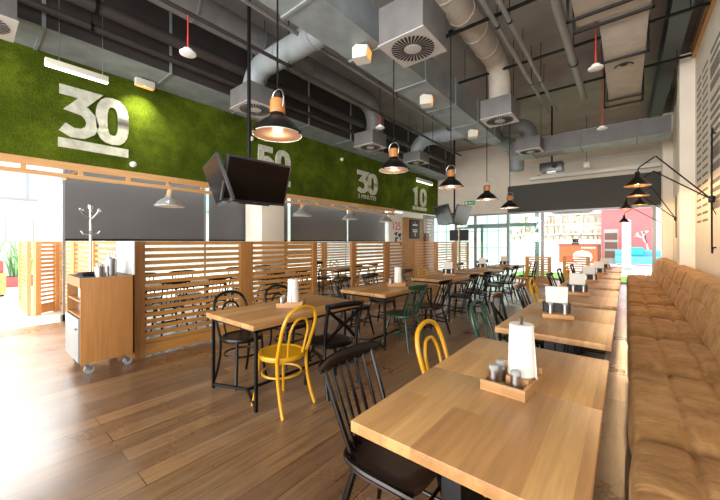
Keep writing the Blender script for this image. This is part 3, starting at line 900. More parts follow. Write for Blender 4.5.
# ------------------------------------------------------------------ tables
def dining_table(x0, x1, y0, y1, label):
    t = thing('dining_table', label, 'table', ((x0 + x1) / 2, (y0 + y1) / 2, 0), 0, 'oak tables in the middle row')
    a, b = (x1 - x0) / 2, (y1 - y0) / 2
    MB().box((0, 0, 0.728), (2 * a, 2 * b, 0.044), 0.003).build('tabletop', 'oak', t)
    e, g = a - 0.03, b - 0.04
    mb = MB().span((-e, -g, 0.676), (e, -g + 0.025, 0.706)).span((-e, g - 0.025, 0.676), (e, g, 0.706)).span((-e, -g, 0.676), (-e + 0.025, g, 0.706)).span((e - 0.025, -g, 0.676), (e, g, 0.706))
    mb.build('apron_frame', 'steel_black', t)
    for sx in (-1, 1):
        for sy in (-1, 1): MB().box((sx * (e - 0.0125), sy * (g - 0.0125), 0.34), (0.025, 0.025, 0.68)).build('leg', 'steel_black', t)
    mb = MB()
    for sy in (-1, 1):
        for sx in (-1, 1): mb.bar((sx * (e - 0.0125), sy * (g - 0.0125), 0.035), (0, sy * (g - 0.16), 0.035), 0.022, 0.022)
    mb.bar((0, -(g - 0.16), 0.035), (0, g - 0.16, 0.035), 0.022, 0.022)
    mb.build('stretcher', 'steel_black', t)
    return t


def banquette_table(x0, x1, y0, y1, label):
    t = thing('banquette_table', label, 'table', ((x0 + x1) / 2, (y0 + y1) / 2, 0), 0, 'oak tables along the banquette')
    a, b = (x1 - x0) / 2, (y1 - y0) / 2
    MB().box((0, 0, 0.728), (2 * a, 2 * b - 0.004, 0.044), 0.003).build('tabletop', 'oak', t)
    for sy in (-1, 1): MB().box((0.0, sy * (b - 0.11), 0.355), (0.07, 0.07, 0.70), 0.004).build('leg', 'steel_black', t)
    MB().box((0, 0, 0.01), (0.5, 2 * b - 0.1, 0.02), 0.004).build('base_plate', 'steel_black', t)
    MB().box((0, 0, 0.697), (0.5, 2 * b - 0.14, 0.018)).build('top_plate', 'steel_black', t)
    return t


# condiment sets: tray, paper roll, shakers are things of their own
def tray(x, y, rz, z, where):
    t = thing('condiment_tray', 'oak condiment tray with upright rod ' + where, 'tray', (x, y, z), rz, 'oak condiment trays')
    MB().span((-0.1, -0.14, 0), (0.1, 0.14, 0.012)).build('tray_base', 'oakx', t)
    for a, b in (((-0.1, -0.14, 0.012), (0.1, -0.126, 0.048)), ((-0.1, 0.126, 0.012), (0.1, 0.14, 0.075)), ((-0.1, -0.126, 0.012), (-0.086, 0.126, 0.048)), ((0.086, -0.126, 0.012), (0.1, 0.126, 0.048))):
        MB().span(a, b, 0.0015).build('side', 'oakx', t)
    MB().span((-0.015, -0.045, 0.012), (0.086, 0.126, 0.06), 0.002).build('roll_block', 'oakx', t)
    MB().tube([(0.033, 0.03, 0.05), (0.033, 0.03, 0.335)], 0.007, 10).build('rod', 'brass', t)
    return t


def roll(x, y, rz, z, where):
    px, py = rotp(x, y, rz, 0.033, 0.03)
    t = thing('paper_roll', 'white paper towel roll on the rod of the tray ' + where, 'paper roll', (px, py, z + 0.061), rz, 'paper towel rolls')
    MB().lathe([(0.018, 0), (0.062, 0), (0.054, 0.24), (0.018, 0.24), (0.018, 0.0)], seg=28).build('roll', 'paper', t)
    sh_ = MB().prism([(0.0, 0), (0.02, -0.012), (0.004, 0.24), (0.0, 0.24)], lambda a, b, tt: (0.058 + a * 0.8 - 0.03 * b, tt - a * 0.6, b), 0.0, 0.0015)
    sh_.build('loose_sheet', 'paper', t)
    return t


def shaker(x, y, z, label):
    t = thing('shaker', label, 'shaker', (x, y, z), 0, 'steel shakers')
    MB().lathe([(0, 0), (0.022, 0), (0.022, 0.08), (0.0, 0.08)], seg=18).build('body', 'chrome', t)
    MB().lathe([(0, 0.08), (0.0225, 0.08), (0.0225, 0.094), (0.016, 0.1), (0, 0.101)], seg=18).build('cap', 'grey_lam', t)
    return t


def rotp(x, y, rz, a, b): return x + a * math.cos(rz) - b * math.sin(rz), y + a * math.sin(rz) + b * math.cos(rz)


def roll_set(x, y, rz, where):
    z = 0.75
    tray(x, y, rz, z, where); roll(x, y, rz, z, where)
    for (a, b), nm in zip(((-0.055, -0.09), (-0.055, 0.0), (0.045, -0.09)), ('at the front of', 'at the middle of', 'before the roll in')):
        px, py = rotp(x, y, rz, a, b)
        shaker(px, py, z + 0.0125, 'steel shaker %s the oak tray %s' % (nm, where))


def menu_set(x, y, rz, where, papers=True):
    z = 0.75
    t = thing('menu_holder', 'black menu box on oak base ' + where, 'menu holder', (x, y, z), rz, 'black menu holders')
    MB().box((0, 0, 0.02), (0.25, 0.2, 0.04), 0.004).build('base', 'oakx', t)
    mb = MB().span((-0.11, 0.0, 0.04), (0.11, 0.008, 0.13)).span((-0.11, 0.075, 0.04), (0.11, 0.083, 0.13)).span((-0.11, 0.0, 0.04), (-0.102, 0.083, 0.13)).span((0.102, 0, 0.04), (0.11, 0.083, 0.13))
    mb.build('box', 'black_box', t)
    px, py = rotp(x, y, rz, 0, 0.042)
    p = thing('menu_cards', 'white menu cards standing in the black box ' + where, 'menus', (px, py, z + 0.041), rz, 'menu cards')
    for k in range(4):
        yy = -0.026 + k * 0.017; tl_ = (k - 1.5) * 0.03
        mb = MB().prism([(-0.085, 0), (0.085, 0), (0.089 + 0.004 * k, 0.235), (-0.094 + 0.004 * k, 0.235)], lambda a, b, tt: (a, tt + b * tl_, b), yy, yy + 0.003)
        mb.build('card', 'paper', p)
    for a, nm in ((-0.055, 'left'), (0.06, 'right')):
        px, py = rotp(x, y, rz, a, -0.045)
        shaker(px, py, z + 0.0405, 'steel shaker at %s before menu box %s' % (nm, where))


# middle row
rows = [(-3.225, -2.40, 1.54, 2.98, 'on nearest middle table'), (-3.26, -2.46, 3.54, 4.98, 'on second middle table'), (-3.24, -2.44, 5.55, 6.95, 'on third middle table'),
        (-3.22, -2.42, 7.5, 8.9, 'on fourth middle table'), (-3.2, -2.38, 9.5, 10.9, 'on farthest middle table')]
rl_ = ('oak table on black steel frame nearest in the middle row, beside yellow chair', 'oak table on black steel frame, second in the middle row, beside green spindle chair',
       'oak table on black steel frame, third in the middle row from the front', 'oak table on black steel frame, fourth in the middle row from the front', 'oak table on black steel frame farthest down the middle row')
for (x0, x1, y0, y1, wh), lab in zip(rows, rl_): dining_table(x0, x1, y0, y1, lab)
roll_set(-2.83, 2.28, R(-51), rows[0][4])
roll_set(-2.85, 4.4, R(-51), rows[1][4])
menu_set(-2.9, 6.5, R(30), rows[2][4])
menu_set(-2.9, 8.6, R(25), rows[3][4])
menu_set(-2.8, 10.2, R(25), rows[4][4])
GM = 'chairs around the middle row of tables'
mid = [
    ('b_yellow', -2.40, 1.83, WEST + 0.06, 'yellow bentwood chair at the front right of the nearest middle table'),
    ('c_black', -2.31, 2.36, WEST - 0.22, 'black cross-back chair right of the nearest middle table, beyond yellow chair'),
    ('b_black', -3.14, 1.88, EAST, 'black bentwood chair at front left of the nearest middle table'),
    ('b_black', -3.16, 2.52, EAST - 0.05, 'black bentwood chair at the left of nearest middle table, behind the paper roll'),
    ('s_dark', -3.24, 3.86, EAST + 0.1, 'dark spindle chair at front left of the second middle table'),
    ('s_dark', -3.26, 4.6, EAST, 'dark spindle chair at back left of the second middle table'),
    ('s_green', -2.42, 3.92, WEST - 0.08, 'dark green spindle chair at right of the second middle table'),
    ('s_dark', -2.38, 4.66, WEST, 'dark spindle chair right of the second middle table, behind the green chair'),
    ('s_dark', -3.26, 5.85, EAST, 'dark spindle chair at front left of the third middle table'),
    ('b_yellow', -3.28, 6.5, EAST, 'yellow bentwood chair at the left of third middle table'),
    ('s_black', -2.38, 5.88, WEST, 'black spindle chair at front right of third middle table'),
    ('s_black', -2.36, 6.55, WEST, 'black spindle chair at back right of third middle table'),
    ('s_black', -3.22, 7.85, EAST, 'black spindle chair at front left of fourth middle table'),
    ('s_green', -3.22, 8.55, EAST, 'dark green spindle chair at back left of fourth middle table'),
    ('s_green', -2.36, 7.85, WEST, 'dark green spindle chair at front right of fourth middle table'),
    ('s_black', -2.34, 8.55, WEST, 'black spindle chair at back right of fourth middle table'),
    ('s_black', -3.2, 9.85, EAST, 'black spindle chair at front left of the farthest middle table'),
    ('s_dark', -3.2, 10.55, EAST, 'dark spindle chair at back left of the farthest middle table'),
    ('b_yellow', -2.3, 9.85, WEST, 'yellow bentwood chair at right of the farthest middle table'),
    ('c_black', -2.28, 10.6, WEST, 'black cross-back chair at right of the farthest middle table'),
]
for a in mid: chair(*a, group=GM)

# banquette row
BX0, BX1 = -0.838, -0.075
ys = [(0.967, 1.69), (1.69, 2.42), (2.785, 3.5), (3.5, 4.22), (4.49, 5.2), (5.2, 5.93), (6.2, 6.93), (6.93, 7.66), (7.95, 8.68), (8.68, 9.4), (9.7, 10.43), (10.43, 11.15), (11.45, 12.2)]
ords = ['nearest', 'second', 'third', 'fourth', 'fifth', 'sixth', 'seventh', 'eighth', 'ninth', 'tenth', 'eleventh', 'twelfth', 'farthest']
for (y0, y1), o in zip(ys, ords):
    lab = {'nearest': 'large oak table in the right foreground, nearest to the camera', 'farthest': 'oak table at the far end of the banquette row'}.get(o, '%s oak table from the camera along the brown banquette' % o)
    banquette_table(BX0, BX1, y0, y1, lab)
roll_set(-0.43, 1.70, R(-4), 'on the nearest banquette tables')
menu_set(-0.5, 3.52, R(14), 'on the second banquette pair')
menu_set(-0.5, 5.2, R(14), 'on the third banquette pair')
menu_set(-0.5, 7.0, R(14), 'on the fourth banquette pair')
menu_set(-0.45, 8.75, R(14), 'on the fifth banquette pair')
menu_set(-0.42, 10.45, R(14), 'on the sixth banquette pair')
GB = 'chairs along the banquette tables'
ban = [
    ('s_near', -0.84, 1.30, EAST + 0.03, 'large black spindle chair in the foreground at the nearest oak table'),
    ('b_yellow', -0.80, 2.04, EAST + 0.04, 'yellow bentwood chair at the second oak table along the banquette'),
    ('b_green', -0.82, 3.05, EAST, 'dark green bentwood chair at the third oak table along the banquette'),
    ('c_brown', -0.84, 3.72, EAST + 0.05, 'black cross-back chair with brown rail, after the green bentwood chair'),
    ('s_rail', -0.84, 4.78, EAST, 'black spindle chair with brown rail at the fifth banquette table'),
    ('b_yellow', -0.84, 5.45, EAST, 'yellow bentwood chair at the sixth banquette table'),
    ('s_black', -0.82, 6.9, EAST, 'black spindle chair at the seventh banquette table'),
    ('c_black', -0.84, 8.05, EAST, 'black cross-back chair at the ninth banquette table'),
    ('b_yellow', -0.82, 8.95, EAST, 'yellow bentwood chair at the tenth banquette table'),
    ('c_black', -0.82, 9.95, EAST, 'black cross-back chair at the eleventh banquette table'),
]
for a in ban: chair(*a, group=GB)

# tables and chairs behind the slatted screens
for i, (y0, y1, lab) in enumerate(((1.75, 3.15, 'oak table behind the slatted screens next to the trolley'), (3.6, 5.0, 'oak table behind the slatted screens near the white pillar'), (6.1, 7.5, 'oak table behind the slatted screens past the gap'))):
    t = dining_table(-6.5, -5.7, y0, y1, lab)
GH = 'chairs behind the slatted screens'
for k, (y, nm) in enumerate(((2.1, 'first'), (2.8, 'second'), (3.95, 'third'), (4.65, 'fourth'), (6.45, 'fifth'), (7.15, 'sixth'))):
    chair('s_black', -5.62, y, WEST, 'black spindle chair behind the aisle screens, near side, %s from trolley' % nm, GH)
    chair('b_yellow' if k == 5 else 's_black', -6.6, y, EAST, ('yellow bentwood' if k == 5 else 'black spindle') + ' chair behind the aisle screens, blind side, %s from trolley' % nm, GH)

# ------------------------------------------------------------------ banquette
bq = thing('banquette', 'long brown suede banquette along the right wall', 'bench', (0, 0, 0))
L0, L1 = -0.11, 13.09
MB().span((0.1, L0, 0), (0.78, L1, 0.12)).build('plinth', 'steel_black', bq)
MB().span((0.05, L0, 0.12), (0.78, L1, 0.3)).build('base', 'suede', bq)
rc = random.Random(5)


def se(t, p): return max(0.0, 1 - abs(2 * t - 1) ** p) ** (1 / p)


for k in range(11):
    y0 = L0 + k * 1.2; y1 = y0 + 1.2; ph = rc.uniform(0, 6)

    def seatf(u, v):
        x = 0.03 + 0.63 * u; y = y0 + 0.004 + 1.192 * v
        h = se(u, 7) * se(v, 5.5)
        q = 0
        for a in (0.36, 0.70): q += math.exp(-((u - a - 0.012 * math.sin(9 * v + ph)) / 0.022) ** 2)
        q2 = math.exp(-((v - 0.5 - 0.01 * math.sin(8 * u)) / 0.012) ** 2) * 0.5
        z = 0.28 + 0.175 * h - 0.03 * q - 0.022 * q2 + 0.006 * math.sin(11 * v + 5 * u + ph) * math.sin(7 * u + ph) * h + 0.03 * math.sin(PI * v) * h
        return (x - 0.02 * (1 - abs(2 * v - 1) ** 6) * (1 - u), y, z)
    MB().grid(seatf, 44, 60).build('seat_cushion', 'suede', bq, sharp=180)

    def backf(u, v):
        zz = 0.44 + 0.56 * u; y = y0 + 0.004 + 1.192 * v
        h = se(u, 8) * se(v, 18)
        q = math.exp(-((u - 0.55 - 0.02 * math.sin(7 * v + ph)) / 0.03) ** 2)
        q2 = math.exp(-((v - 0.5) / 0.012) ** 2) * 0.5
        d = 0.17 * h - 0.022 * q - 0.018 * q2 + 0.005 * math.sin(9 * v + 4 * u + ph) + 0.012 * math.sin(PI * v) * h
        return (0.74 - d + 0.14 * u, y, zz)
    MB().grid(backf, 30, 60).build('back_cushion', 'suede', bq, sharp=180)

# ------------------------------------------------------------------ pendant lamps
def pendant(name, label, loc, group, sm='lamp_black', cable=CZ, lit=True, D=0.47, wood_top=True):
    x, y, z = loc
    t = thing(name, label, 'lamp', (x, y, z), 0, group)
    r = D / 2
    prof = [(r, 0.0), (r, 0.012), (r * 0.93, 0.03), (r * 0.8, 0.075), (r * 0.62, 0.115), (r * 0.42, 0.15), (r * 0.3, 0.175), (r * 0.28, 0.21), (0.0, 0.21)]
    inn = [(0.0, 0.17), (r * 0.28, 0.165), (r * 0.4, 0.14), (r * 0.6, 0.105), (r * 0.78, 0.065), (r * 0.91, 0.022), (r * 0.975, 0.002), (r, 0.0)]
    MB().lathe(prof[:-1] + [(r * 0.27, 0.21), (0.0, 0.209)], seg=36).build('shade', sm, t, sharp=50)
    MB().lathe([(a * 0.985, b - 0.003) for a, b in inn], seg=36).build('shade_lining', 'lamp_white', t, sharp=50)
    MB().lathe([(r * 0.80, 0.058), (r * 0.91, 0.016), (r * 0.985, -0.004), (r * 0.985, -0.007), (r * 0.9, 0.01), (r * 0.79, 0.05)], seg=36).build('rim_band', 'white', t)
    if wood_top: MB().lathe([(0, 0.2), (0.07, 0.2), (0.072, 0.215), (0.07, 0.32), (0.062, 0.335), (0, 0.335)], seg=20).build('neck', 'lamp_wood', t)
    else: MB().lathe([(0, 0.21), (0.05, 0.21), (0.045, 0.3), (0.02, 0.33), (0, 0.33)], seg=20).build('neck', 'pine', t)
    h = MB().tube(spline([(-0.08, 0, 0.25), (-0.092, 0, 0.34), (-0.06, 0, 0.41), (0, 0, 0.43), (0.06, 0, 0.41), (0.092, 0, 0.34), (0.08, 0, 0.25)], 4), 0.006, 8)
    h.tube([(-0.095, 0, 0.25), (0.095, 0, 0.25)], 0.007, 8)
    h.build('hanger', 'chrome' if sm == 'lamp_black' else 'lamp_grey', t)
    MB().lathe([(0, 0.03), (0.03, 0.045), (0.042, 0.075), (0.035, 0.105), (0.018, 0.13), (0.018, 0.165), (0, 0.165)], seg=18).build('bulb', 'bulb' if lit else 'white', t)
    mb = MB().tube([(0, 0, 0.42), (0, 0, cable - z)], 0.009, 6)
    if cable == CZ: mb.lathe([(0, cable - z - 0.05), (0.05, cable - z - 0.04), (0.05, cable - z), (0, cable - z)], seg=14)
    mb.build('cable', 'steel_black', t)
    for k in range(3):
        a = 2 * PI * k / 3 + 0.4
        MB().box((r * math.cos(a), r * math.sin(a), 0.0), (0.018, 0.018, 0.03)).build('clip', sm, t)
    if lit:
        l = bpy.data.lights.new('pendant_light', 'POINT'); l.energy = 11; l.color = (1, 0.75, 0.48); l.shadow_soft_size = 0.05
        lo = bpy.data.objects.new('pendant_light', l); COL.objects.link(lo); lo.parent = t; lo.location = (0, 0, 0.01)
    return t


gp = 'black pendants over the middle tables'
for (x, y, z), lab in zip(((-2.60, 1.93, 2.485), (-2.83, 4.31, 2.58), (-2.67, 6.1, 2.53), (-2.54, 7.84, 2.45), (-2.5, 9.64, 2.4)),
                          ('large black pendant lamp with wooden neck nearest the camera', 'second black pendant lamp with wooden neck, before small number 30', 'third black pendant lamp, before the far hanging televisions',
                           'fourth black pendant lamp, right of the green exit sign', 'farthest black pendant lamp, at the dark header edge')):
    pendant('pendant_lamp', lab, (x, y, z), gp)
gg = 'grey lamps under the timber rail'
for (y, z), lab in zip(((2.58, 2.15), (5.93, 2.17), (7.95, 2.18), (9.98, 2.2)), ('grey dome lamp under the timber rail nearest the coat stand', 'grey dome lamp under the timber rail just right of the television', 'grey dome lamp under timber rail, third from left', 'grey dome lamp under timber rail beside the red lettered poster')):
    pendant('dome_lamp', lab, (XG + 0.1, y, z), gg, 'lamp_grey', cable=z + 0.47 if False else 2.62, lit=False, D=0.52, wood_top=False)

# ------------------------------------------------------------------ televisions
def tv(label, loc, yaw, tilt, m='screen', W=0.93):
    t = thing('television', label, 'television', loc, 0, 'hanging televisions')
    t.rotation_euler = (0, tilt, yaw)      # faces local +x
    H = W * 0.63
    MB().span((-0.03, -W / 2, -H / 2), (0.012, W / 2, H / 2), 0.006).build('casing', 'tvcase', t)
    MB().span((0.010, -W / 2 + 0.025, -H / 2 + 0.035), (0.0135, W / 2 - 0.025, H / 2 - 0.025)).build('screen', m, t)
    MB().span((-0.02, -0.22, -H / 2 - 0.018), (0.01, 0.22, -H / 2)).build('sensor_bar', 'tvcase', t)
    MB().span((-0.075, -0.2, -0.15), (-0.03, 0.2, 0.15), 0.01).build('back_cover', 'tvcase', t)
    MB().span((0.0125, -0.03, -H / 2 + 0.014), (0.014, 0.03, -H / 2 + 0.02)).build('badge', 'chrome', t)
    return t


def tvmount(x, y, zb, label, p1, p2):
    t = thing('television_mount', label, 'mount', (x, y, zb), 0, 'black ceiling poles for televisions')
    MB().tube([(0, 0, -0.2), (0, 0, CZ - zb)], 0.025, 12).build('pole', 'steel_black', t)
    MB().lathe([(0.09, CZ - zb - 0.02), (0.09, CZ - zb), (0, CZ - zb)], seg=18).build('ceiling_plate', 'steel_black', t)
    for p in (p1, p2):
        v = Vector(p) - Vector((x, y, zb))
        MB().bar((0, 0, v.z), tuple(v), 0.06, 0.06).build('bracket', 'steel_black', t)


tvmount(-4.10, 2.56, 2.3, 'black ceiling pole carrying the two nearest televisions', (-3.89, 2.55, 2.27), (-4.24, 2.23, 2.27))
tv('near television facing the room, dark glossy screen tilted down', (-3.815, 2.52, 2.25), R(-3.7), R(19))
tv('near television half hidden behind the front one, facing the entrance', (-4.22, 2.16, 2.25), R(-106), R(19))
tvmount(-3.98, 9.35, 2.3, 'black ceiling pole carrying the two far televisions', (-3.77, 9.35, 2.28), (-4.05, 9.05, 2.28))
tv('far television with pale glare on its screen, right of pole', (-3.74, 9.35, 2.24), R(-4), R(19))
tv('far television with dark screen, left of pole', (-4.16, 8.95, 2.24), R(-128), R(19))

# menu boards on an easel
t = thing('menu_board_stand', 'two dark menu boards on a timber stand past the farthest screen', 'menu board', (-5.0, 12.15, 0), R(-12))
MB().span((-0.03, 0.03, 0), (0.03, 0.08, 2.0)).build('upright', 'pine', t)
MB().span((-0.42, 0.0, 1.5), (-0.04, 0.03, 1.92), 0.004).build('board', 'board', t)
MB().span((0.04, 0.0, 1.5), (0.42, 0.03, 1.92), 0.004).build('board', 'board', t)
MB().span((-0.35, 0.03, 1.6), (0.35, 0.06, 1.66)).build('crossbar', 'pine', t)
MB().span((-0.3, -0.2, 0), (0.3, 0.3, 0.03)).build('base', 'steel_black', t)
t = thing('exit_sign', 'small green exit sign on the beige far wall', 'sign', (-5.44, YF - 0.001, 3.2))
MB().span((-0.24, -0.04, -0.09), (0.24, 0, 0.09), 0.004).build('case', 'exit', t)
mb = MB().span((-0.2, -0.043, -0.05), (-0.1, -0.04, 0.05)).span((0.02, -0.043, -0.015), (0.18, -0.04, 0.015))
mb.prism([(0.02, -0.05), (0.02, 0.05), (-0.06, 0)], lambda a, b, tt: (a, tt, b), -0.043, -0.04)
mb.build('symbol', 'white', t)

# ------------------------------------------------------------------ ceiling services
def elbow(p, q, r_):
    """horizontal run from p to q then down: points for a round elbow ending rd below"""
    p, q = Vector(p), Vector(q); d = (q - p).normalized(); c = q - d * r_ - Vector((0, 0, r_))
    return [p] + [c + d * r_ * math.sin(a) + Vector((0, 0, 1)) * r_ * math.cos(a) for a in [PI / 2 * k / 8 for k in range(9)]]


def bands(mb, p, q, r, n):
    p, q = Vector(p), Vector(q); d = (q - p).normalized()
    for k in range(n):
        c = p.lerp(q, (k + 0.5) / n); mb.tube([c - d * 0.015, c + d * 0.015], r + 0.01, 20)
    return mb


t = thing('rectangular_duct', 'big dark rectangular duct running along the top of green wall', 'duct', (-6.6, 6, 4.4))
MB().span((-0.37, -9, 0), (0.44, 8.4, 1.1)).build('casing', 'duct_dark', t)
MB().span((-0.37, -9, -0.012), (0.42, 8.4, -0.001)).build('underside', 'duct', t)
for k in range(11): MB().span((-0.37, -8.5 + k * 1.6, -0.025), (0.455, -8.46 + k * 1.6, 1.12)).build('flange', 'duct', t)
t = thing('rectangular_duct', 'grey rectangular duct down the middle of the ceiling', 'duct', (-3.16, 4, 4.4))
MB().span((-0.32, -6, 0), (0.32, 6, 0.55)).build('casing', 'duct', t)
for k in range(9): MB().span((-0.345, -5.4 + k * 1.35, -0.02), (0.345, -5.36 + k * 1.35, 0.57)).build('flange', 'duct', t)
t = thing('round_duct', 'grey round duct with elbow continuing from end of middle duct', 'duct', (-3.16, 10, 4.65))
pts = elbow((0, 0, 0), (0.25, 2.1, 0), 0.45) + [Vector((0.25, 2.1, -0.75))]
bands(MB().tube(pts, 0.23, 20), (0, 0, 0), (0.2, 1.7, 0), 0.23, 2).build('duct_run', 'duct', t)
t = thing('rectangular_duct', 'dark grey cross duct spanning in front of the far wall', 'duct', (-0.9, 10.7, 4.0))
MB().span((-1.7, -0.28, 0), (1.72, 0.35, 0.42)).build('casing', 'box_grey', t)
MB().span((-1.7, -0.27, -0.01), (1.72, 0.34, -0.001)).build('underside', 'duct', t)
for k in range(3): MB().span((-1.2 + k * 1.15, -0.3, -0.02), (-1.17 + k * 1.15, 0.37, 0.44)).build('flange', 'box_grey', t)
# round runs
t = thing('round_duct', 'dark round duct with elbow feeding the diffuser above second pendant', 'duct', (-5.2, 0, 5.1))
pts = elbow((0, -3, 0), (0, 7.0, 0), 0.5) + [Vector((0, 7.0, -0.75))]
bands(MB().tube(pts, 0.22, 20), (0, -3, 0), (0, 6.4, 0), 0.22, 8).build('duct_run', 'box_grey', t)
t = thing('round_duct', 'grey round cross duct with elbow from middle duct toward green wall', 'duct', (-3.4, 3.55, 4.72))
pts = elbow((0, 0, 0), (-2.15, 0, 0), 0.42) + [Vector((-2.15, 0, -0.42))]
bands(MB().tube(pts, 0.2, 20), (0, 0, 0), (-1.7, 0, 0), 0.2, 2).build('duct_run', 'duct', t)
t = thing('round_duct', 'far grey round cross duct with elbow toward the green wall', 'duct', (-3.45, 9.3, 4.7))
pts = elbow((0, 0, 0), (-1.8, 0, 0), 0.42) + [Vector((-1.8, 0, -0.45))]
MB().tube(pts, 0.21, 20).build('duct_run', 'duct', t)
t = thing('round_duct', 'wrinkled flexible round duct with elbow above the square diffuser right of centre', 'duct', (-2.05, 0, 5.15))
pts = elbow((0, -3, 0), (0, 7.15, 0), 0.45) + [Vector((0, 7.15, -0.78))]
bands(MB().tube(pts, 0.21, 20), (0, -3, 0), (0, 6.6, 0), 0.21, 16).build('duct_run', 'wrap', t)
t = thing('round_duct', 'short round duct elbow feeding the farthest square diffuser', 'duct', (-2.7, 10.2, 4.78))
pts = elbow((-0.1, 0, 0), (0.58, 0, 0), 0.3) + [Vector((0.58, 0, -0.45))]
MB().tube(pts, 0.2, 20).build('duct_run', 'box_grey', t)


def diffuser(x, y, z, label, S_=0.63, H=0.4, rz=0):
    t = thing('air_diffuser', label, 'air vent', (x, y, z), rz, 'square ceiling air diffusers')
    MB().span((-S_ / 2, -S_ / 2, 0.012), (S_ / 2, S_ / 2, H), 0.004).build('casing', 'box_grey', t)
    MB().span((-S_ / 2 - 0.012, -S_ / 2 - 0.012, 0), (S_ / 2 + 0.012, S_ / 2 + 0.012, 0.014)).build('plate', 'grille', t)
    mb = MB(); r0, r1 = S_ * 0.18, S_ * 0.44
    for k in range(32):
        a = 2 * PI * k / 32; b = a + 0.11
        mb.prism([(r0 * math.cos(a), r0 * math.sin(a)), (r1 * math.cos(a + 0.12), r1 * math.sin(a + 0.12)), (r1 * math.cos(b + 0.12), r1 * math.sin(b + 0.12)), (r0 * math.cos(b), r0 * math.sin(b))], lambda p, q, tt: (p, q, tt), -0.004, 0.004)
    mb.build('slots', 'slot', t)
    MB().lathe([(0, -0.008), (r0 * 0.85, -0.005), (r0 * 0.85, 0.001), (0, 0.001)], seg=24).build('centre_disc', 'grille', t)
    for sx in (-1, 1):
        MB().tube([(sx * S_ * 0.45, 0, H - 0.01), (sx * S_ * 0.45, 0, CZ - z)], 0.006, 6).build('hanger_rod', 'steel_black', t)
    return t


diffuser(-2.185, 3.78, 4.0, 'large square air diffuser with round grille at top centre', 0.64, 0.5)
diffuser(-5.55, 3.6, 4.0, 'square air diffuser beside the nearest black pendant, before green wall', 0.66, 0.36)
diffuser(-5.35, 7.0, 4.0, 'square air diffuser above the second black pendant, before green wall', 0.62, 0.36)
diffuser(-2.06, 7.18, 4.0, 'square air diffuser below the flexible duct elbow', 0.6, 0.4)
diffuser(-2.1, 10.2, 4.0, 'farthest square air diffuser, left of the projector', 0.6, 0.36)
diffuser(-5.25, 9.3, 4.0, 'square air diffuser over the far end of the green wall', 0.6, 0.3)
diffuser(-5.95, 0.12, 4.08, 'pale square air diffuser in the top left corner', 0.62, 0.3)

# wrapped white duct at right with straps
t = thing('wrapped_duct', 'white wrapped rectangular duct with dark straps at upper right', 'duct', (0, 0, 4.6))
MB().span((-0.56, 1.0, 0), (0.26, 5.75, 0.5), 0.03).span((-0.3, 5.75, 0.02), (0.25, 9.9, 0.48), 0.02).build('casing', 'wrap', t)
for y, x0 in ((4.75, -0.6), (5.45, -0.66), (5.8, -0.62), (7.1, -0.34), (9.1, -0.34), (9.5, -0.4)):
    mb = MB().span((x0, y, -0.03), (0.3, y + 0.05, 0.0))
    mb.span((x0, y, -0.03), (x0 + 0.03, y + 0.04, 0.99)).span((0.27, y, -0.03), (0.3, y + 0.04, 0.99))
    mb.build('strap', 'black_void', t)
MB().tube(arc((-0.03, 7.5), 0.13, R(190), R(350), 10, 'xy', -0.01), 0.012, 6).lathe([(0, -0.02), (0.05, -0.015), (0.05, 0.0), (0, 0)], (-0.03, 7.45, 0.01), 12).build('bracket', 'black_void', t)

# pipes
gpi = 'long ceiling pipes'
for (x, z, r, y0, y1, m, lab) in ((-1.55, 4.8, 0.035, -3, 9.6, 'pipe', 'left one of the two thin parallel grey pipes right of flexible duct'), (-1.37, 4.8, 0.035, -3, 9.6, 'pipe', 'right one of the two thin parallel grey pipes right of flexible duct'),
                                  (-0.76, 4.8, 0.065, -3, 9.2, 'pipe', 'thicker grey pipe left of the white wrapped duct'), (-4.45, 4.45, 0.03, -3, 11, 'duct_dark', 'dark thin pipe above the near television pole'),
                                  (-5.75, 4.75, 0.09, -3, 12.5, 'duct_dark', 'dark thick pipe beside the big duct of the green wall'), (-5.98, 4.55, 0.05, -3, 12.5, 'duct_dark', 'dark thin pipe low beside the big duct of the green wall'),
                                  (-4.0, 4.72, 0.03, -3, 11, 'pipe', 'thin grey pipe left of the middle duct')):
    t = thing('ceiling_pipe', lab, 'pipe', (x, 0, z), 0, gpi)
    MB().tube([(0, y0, 0), (0, y1, 0)], r, 12).build('pipe', m, t)
    for k in range(5):
        y = y0 + 1.2 + k * (y1 - y0 - 2) / 4.5
        mb = MB().tube([(0, y, -r * 1.0), (0, y, CZ - z)], 0.007, 6); mb.tube([(0, y - 0.02, 0), (0, y + 0.02, 0)], r * 1.18, 12)
        mb.build('pipe_hanger', 'steel_black', t)
gst = 'dark strut rails under the slab'
for y, x0, x1, lab in ((5.2, -2.7, 0.9, 'dark strut rail crossing above nearest part of banquette'), (6.9, -2.9, 0.95, 'second dark strut rail crossing the ceiling at right'), (8.6, -2.8, 0.95, 'third dark strut rail crossing the ceiling at right')):
    t = thing('strut_rail', lab, 'strut', (0, y, 4.93), 0, gst)
    MB().span((x0, -0.02, -0.02), (x1, 0.02, 0.02)).build('rail', 'steel_black', t)
    for k in range(4): MB().tube([(x0 + 0.2 + k * (x1 - x0 - 0.4) / 3, 0, 0), (x0 + 0.2 + k * (x1 - x0 - 0.4) / 3, 0, CZ - 4.93)], 0.006, 6).build('hanger_rod', 'steel_black', t)
t = thing('steel_beam', 'blue grey steel beam high along the right wall', 'beam', (0.68, 6, 5.1))
mb = MB().span((-0.13, -8, 0), (0.13, 8.4, 0.03)).span((-0.015, -8, 0.03), (0.015, 8.4, 0.4)).span((-0.13, -8, 0.4), (0.13, 8.4, 0.5))
mb.build('beam', 'bluesteel', t)

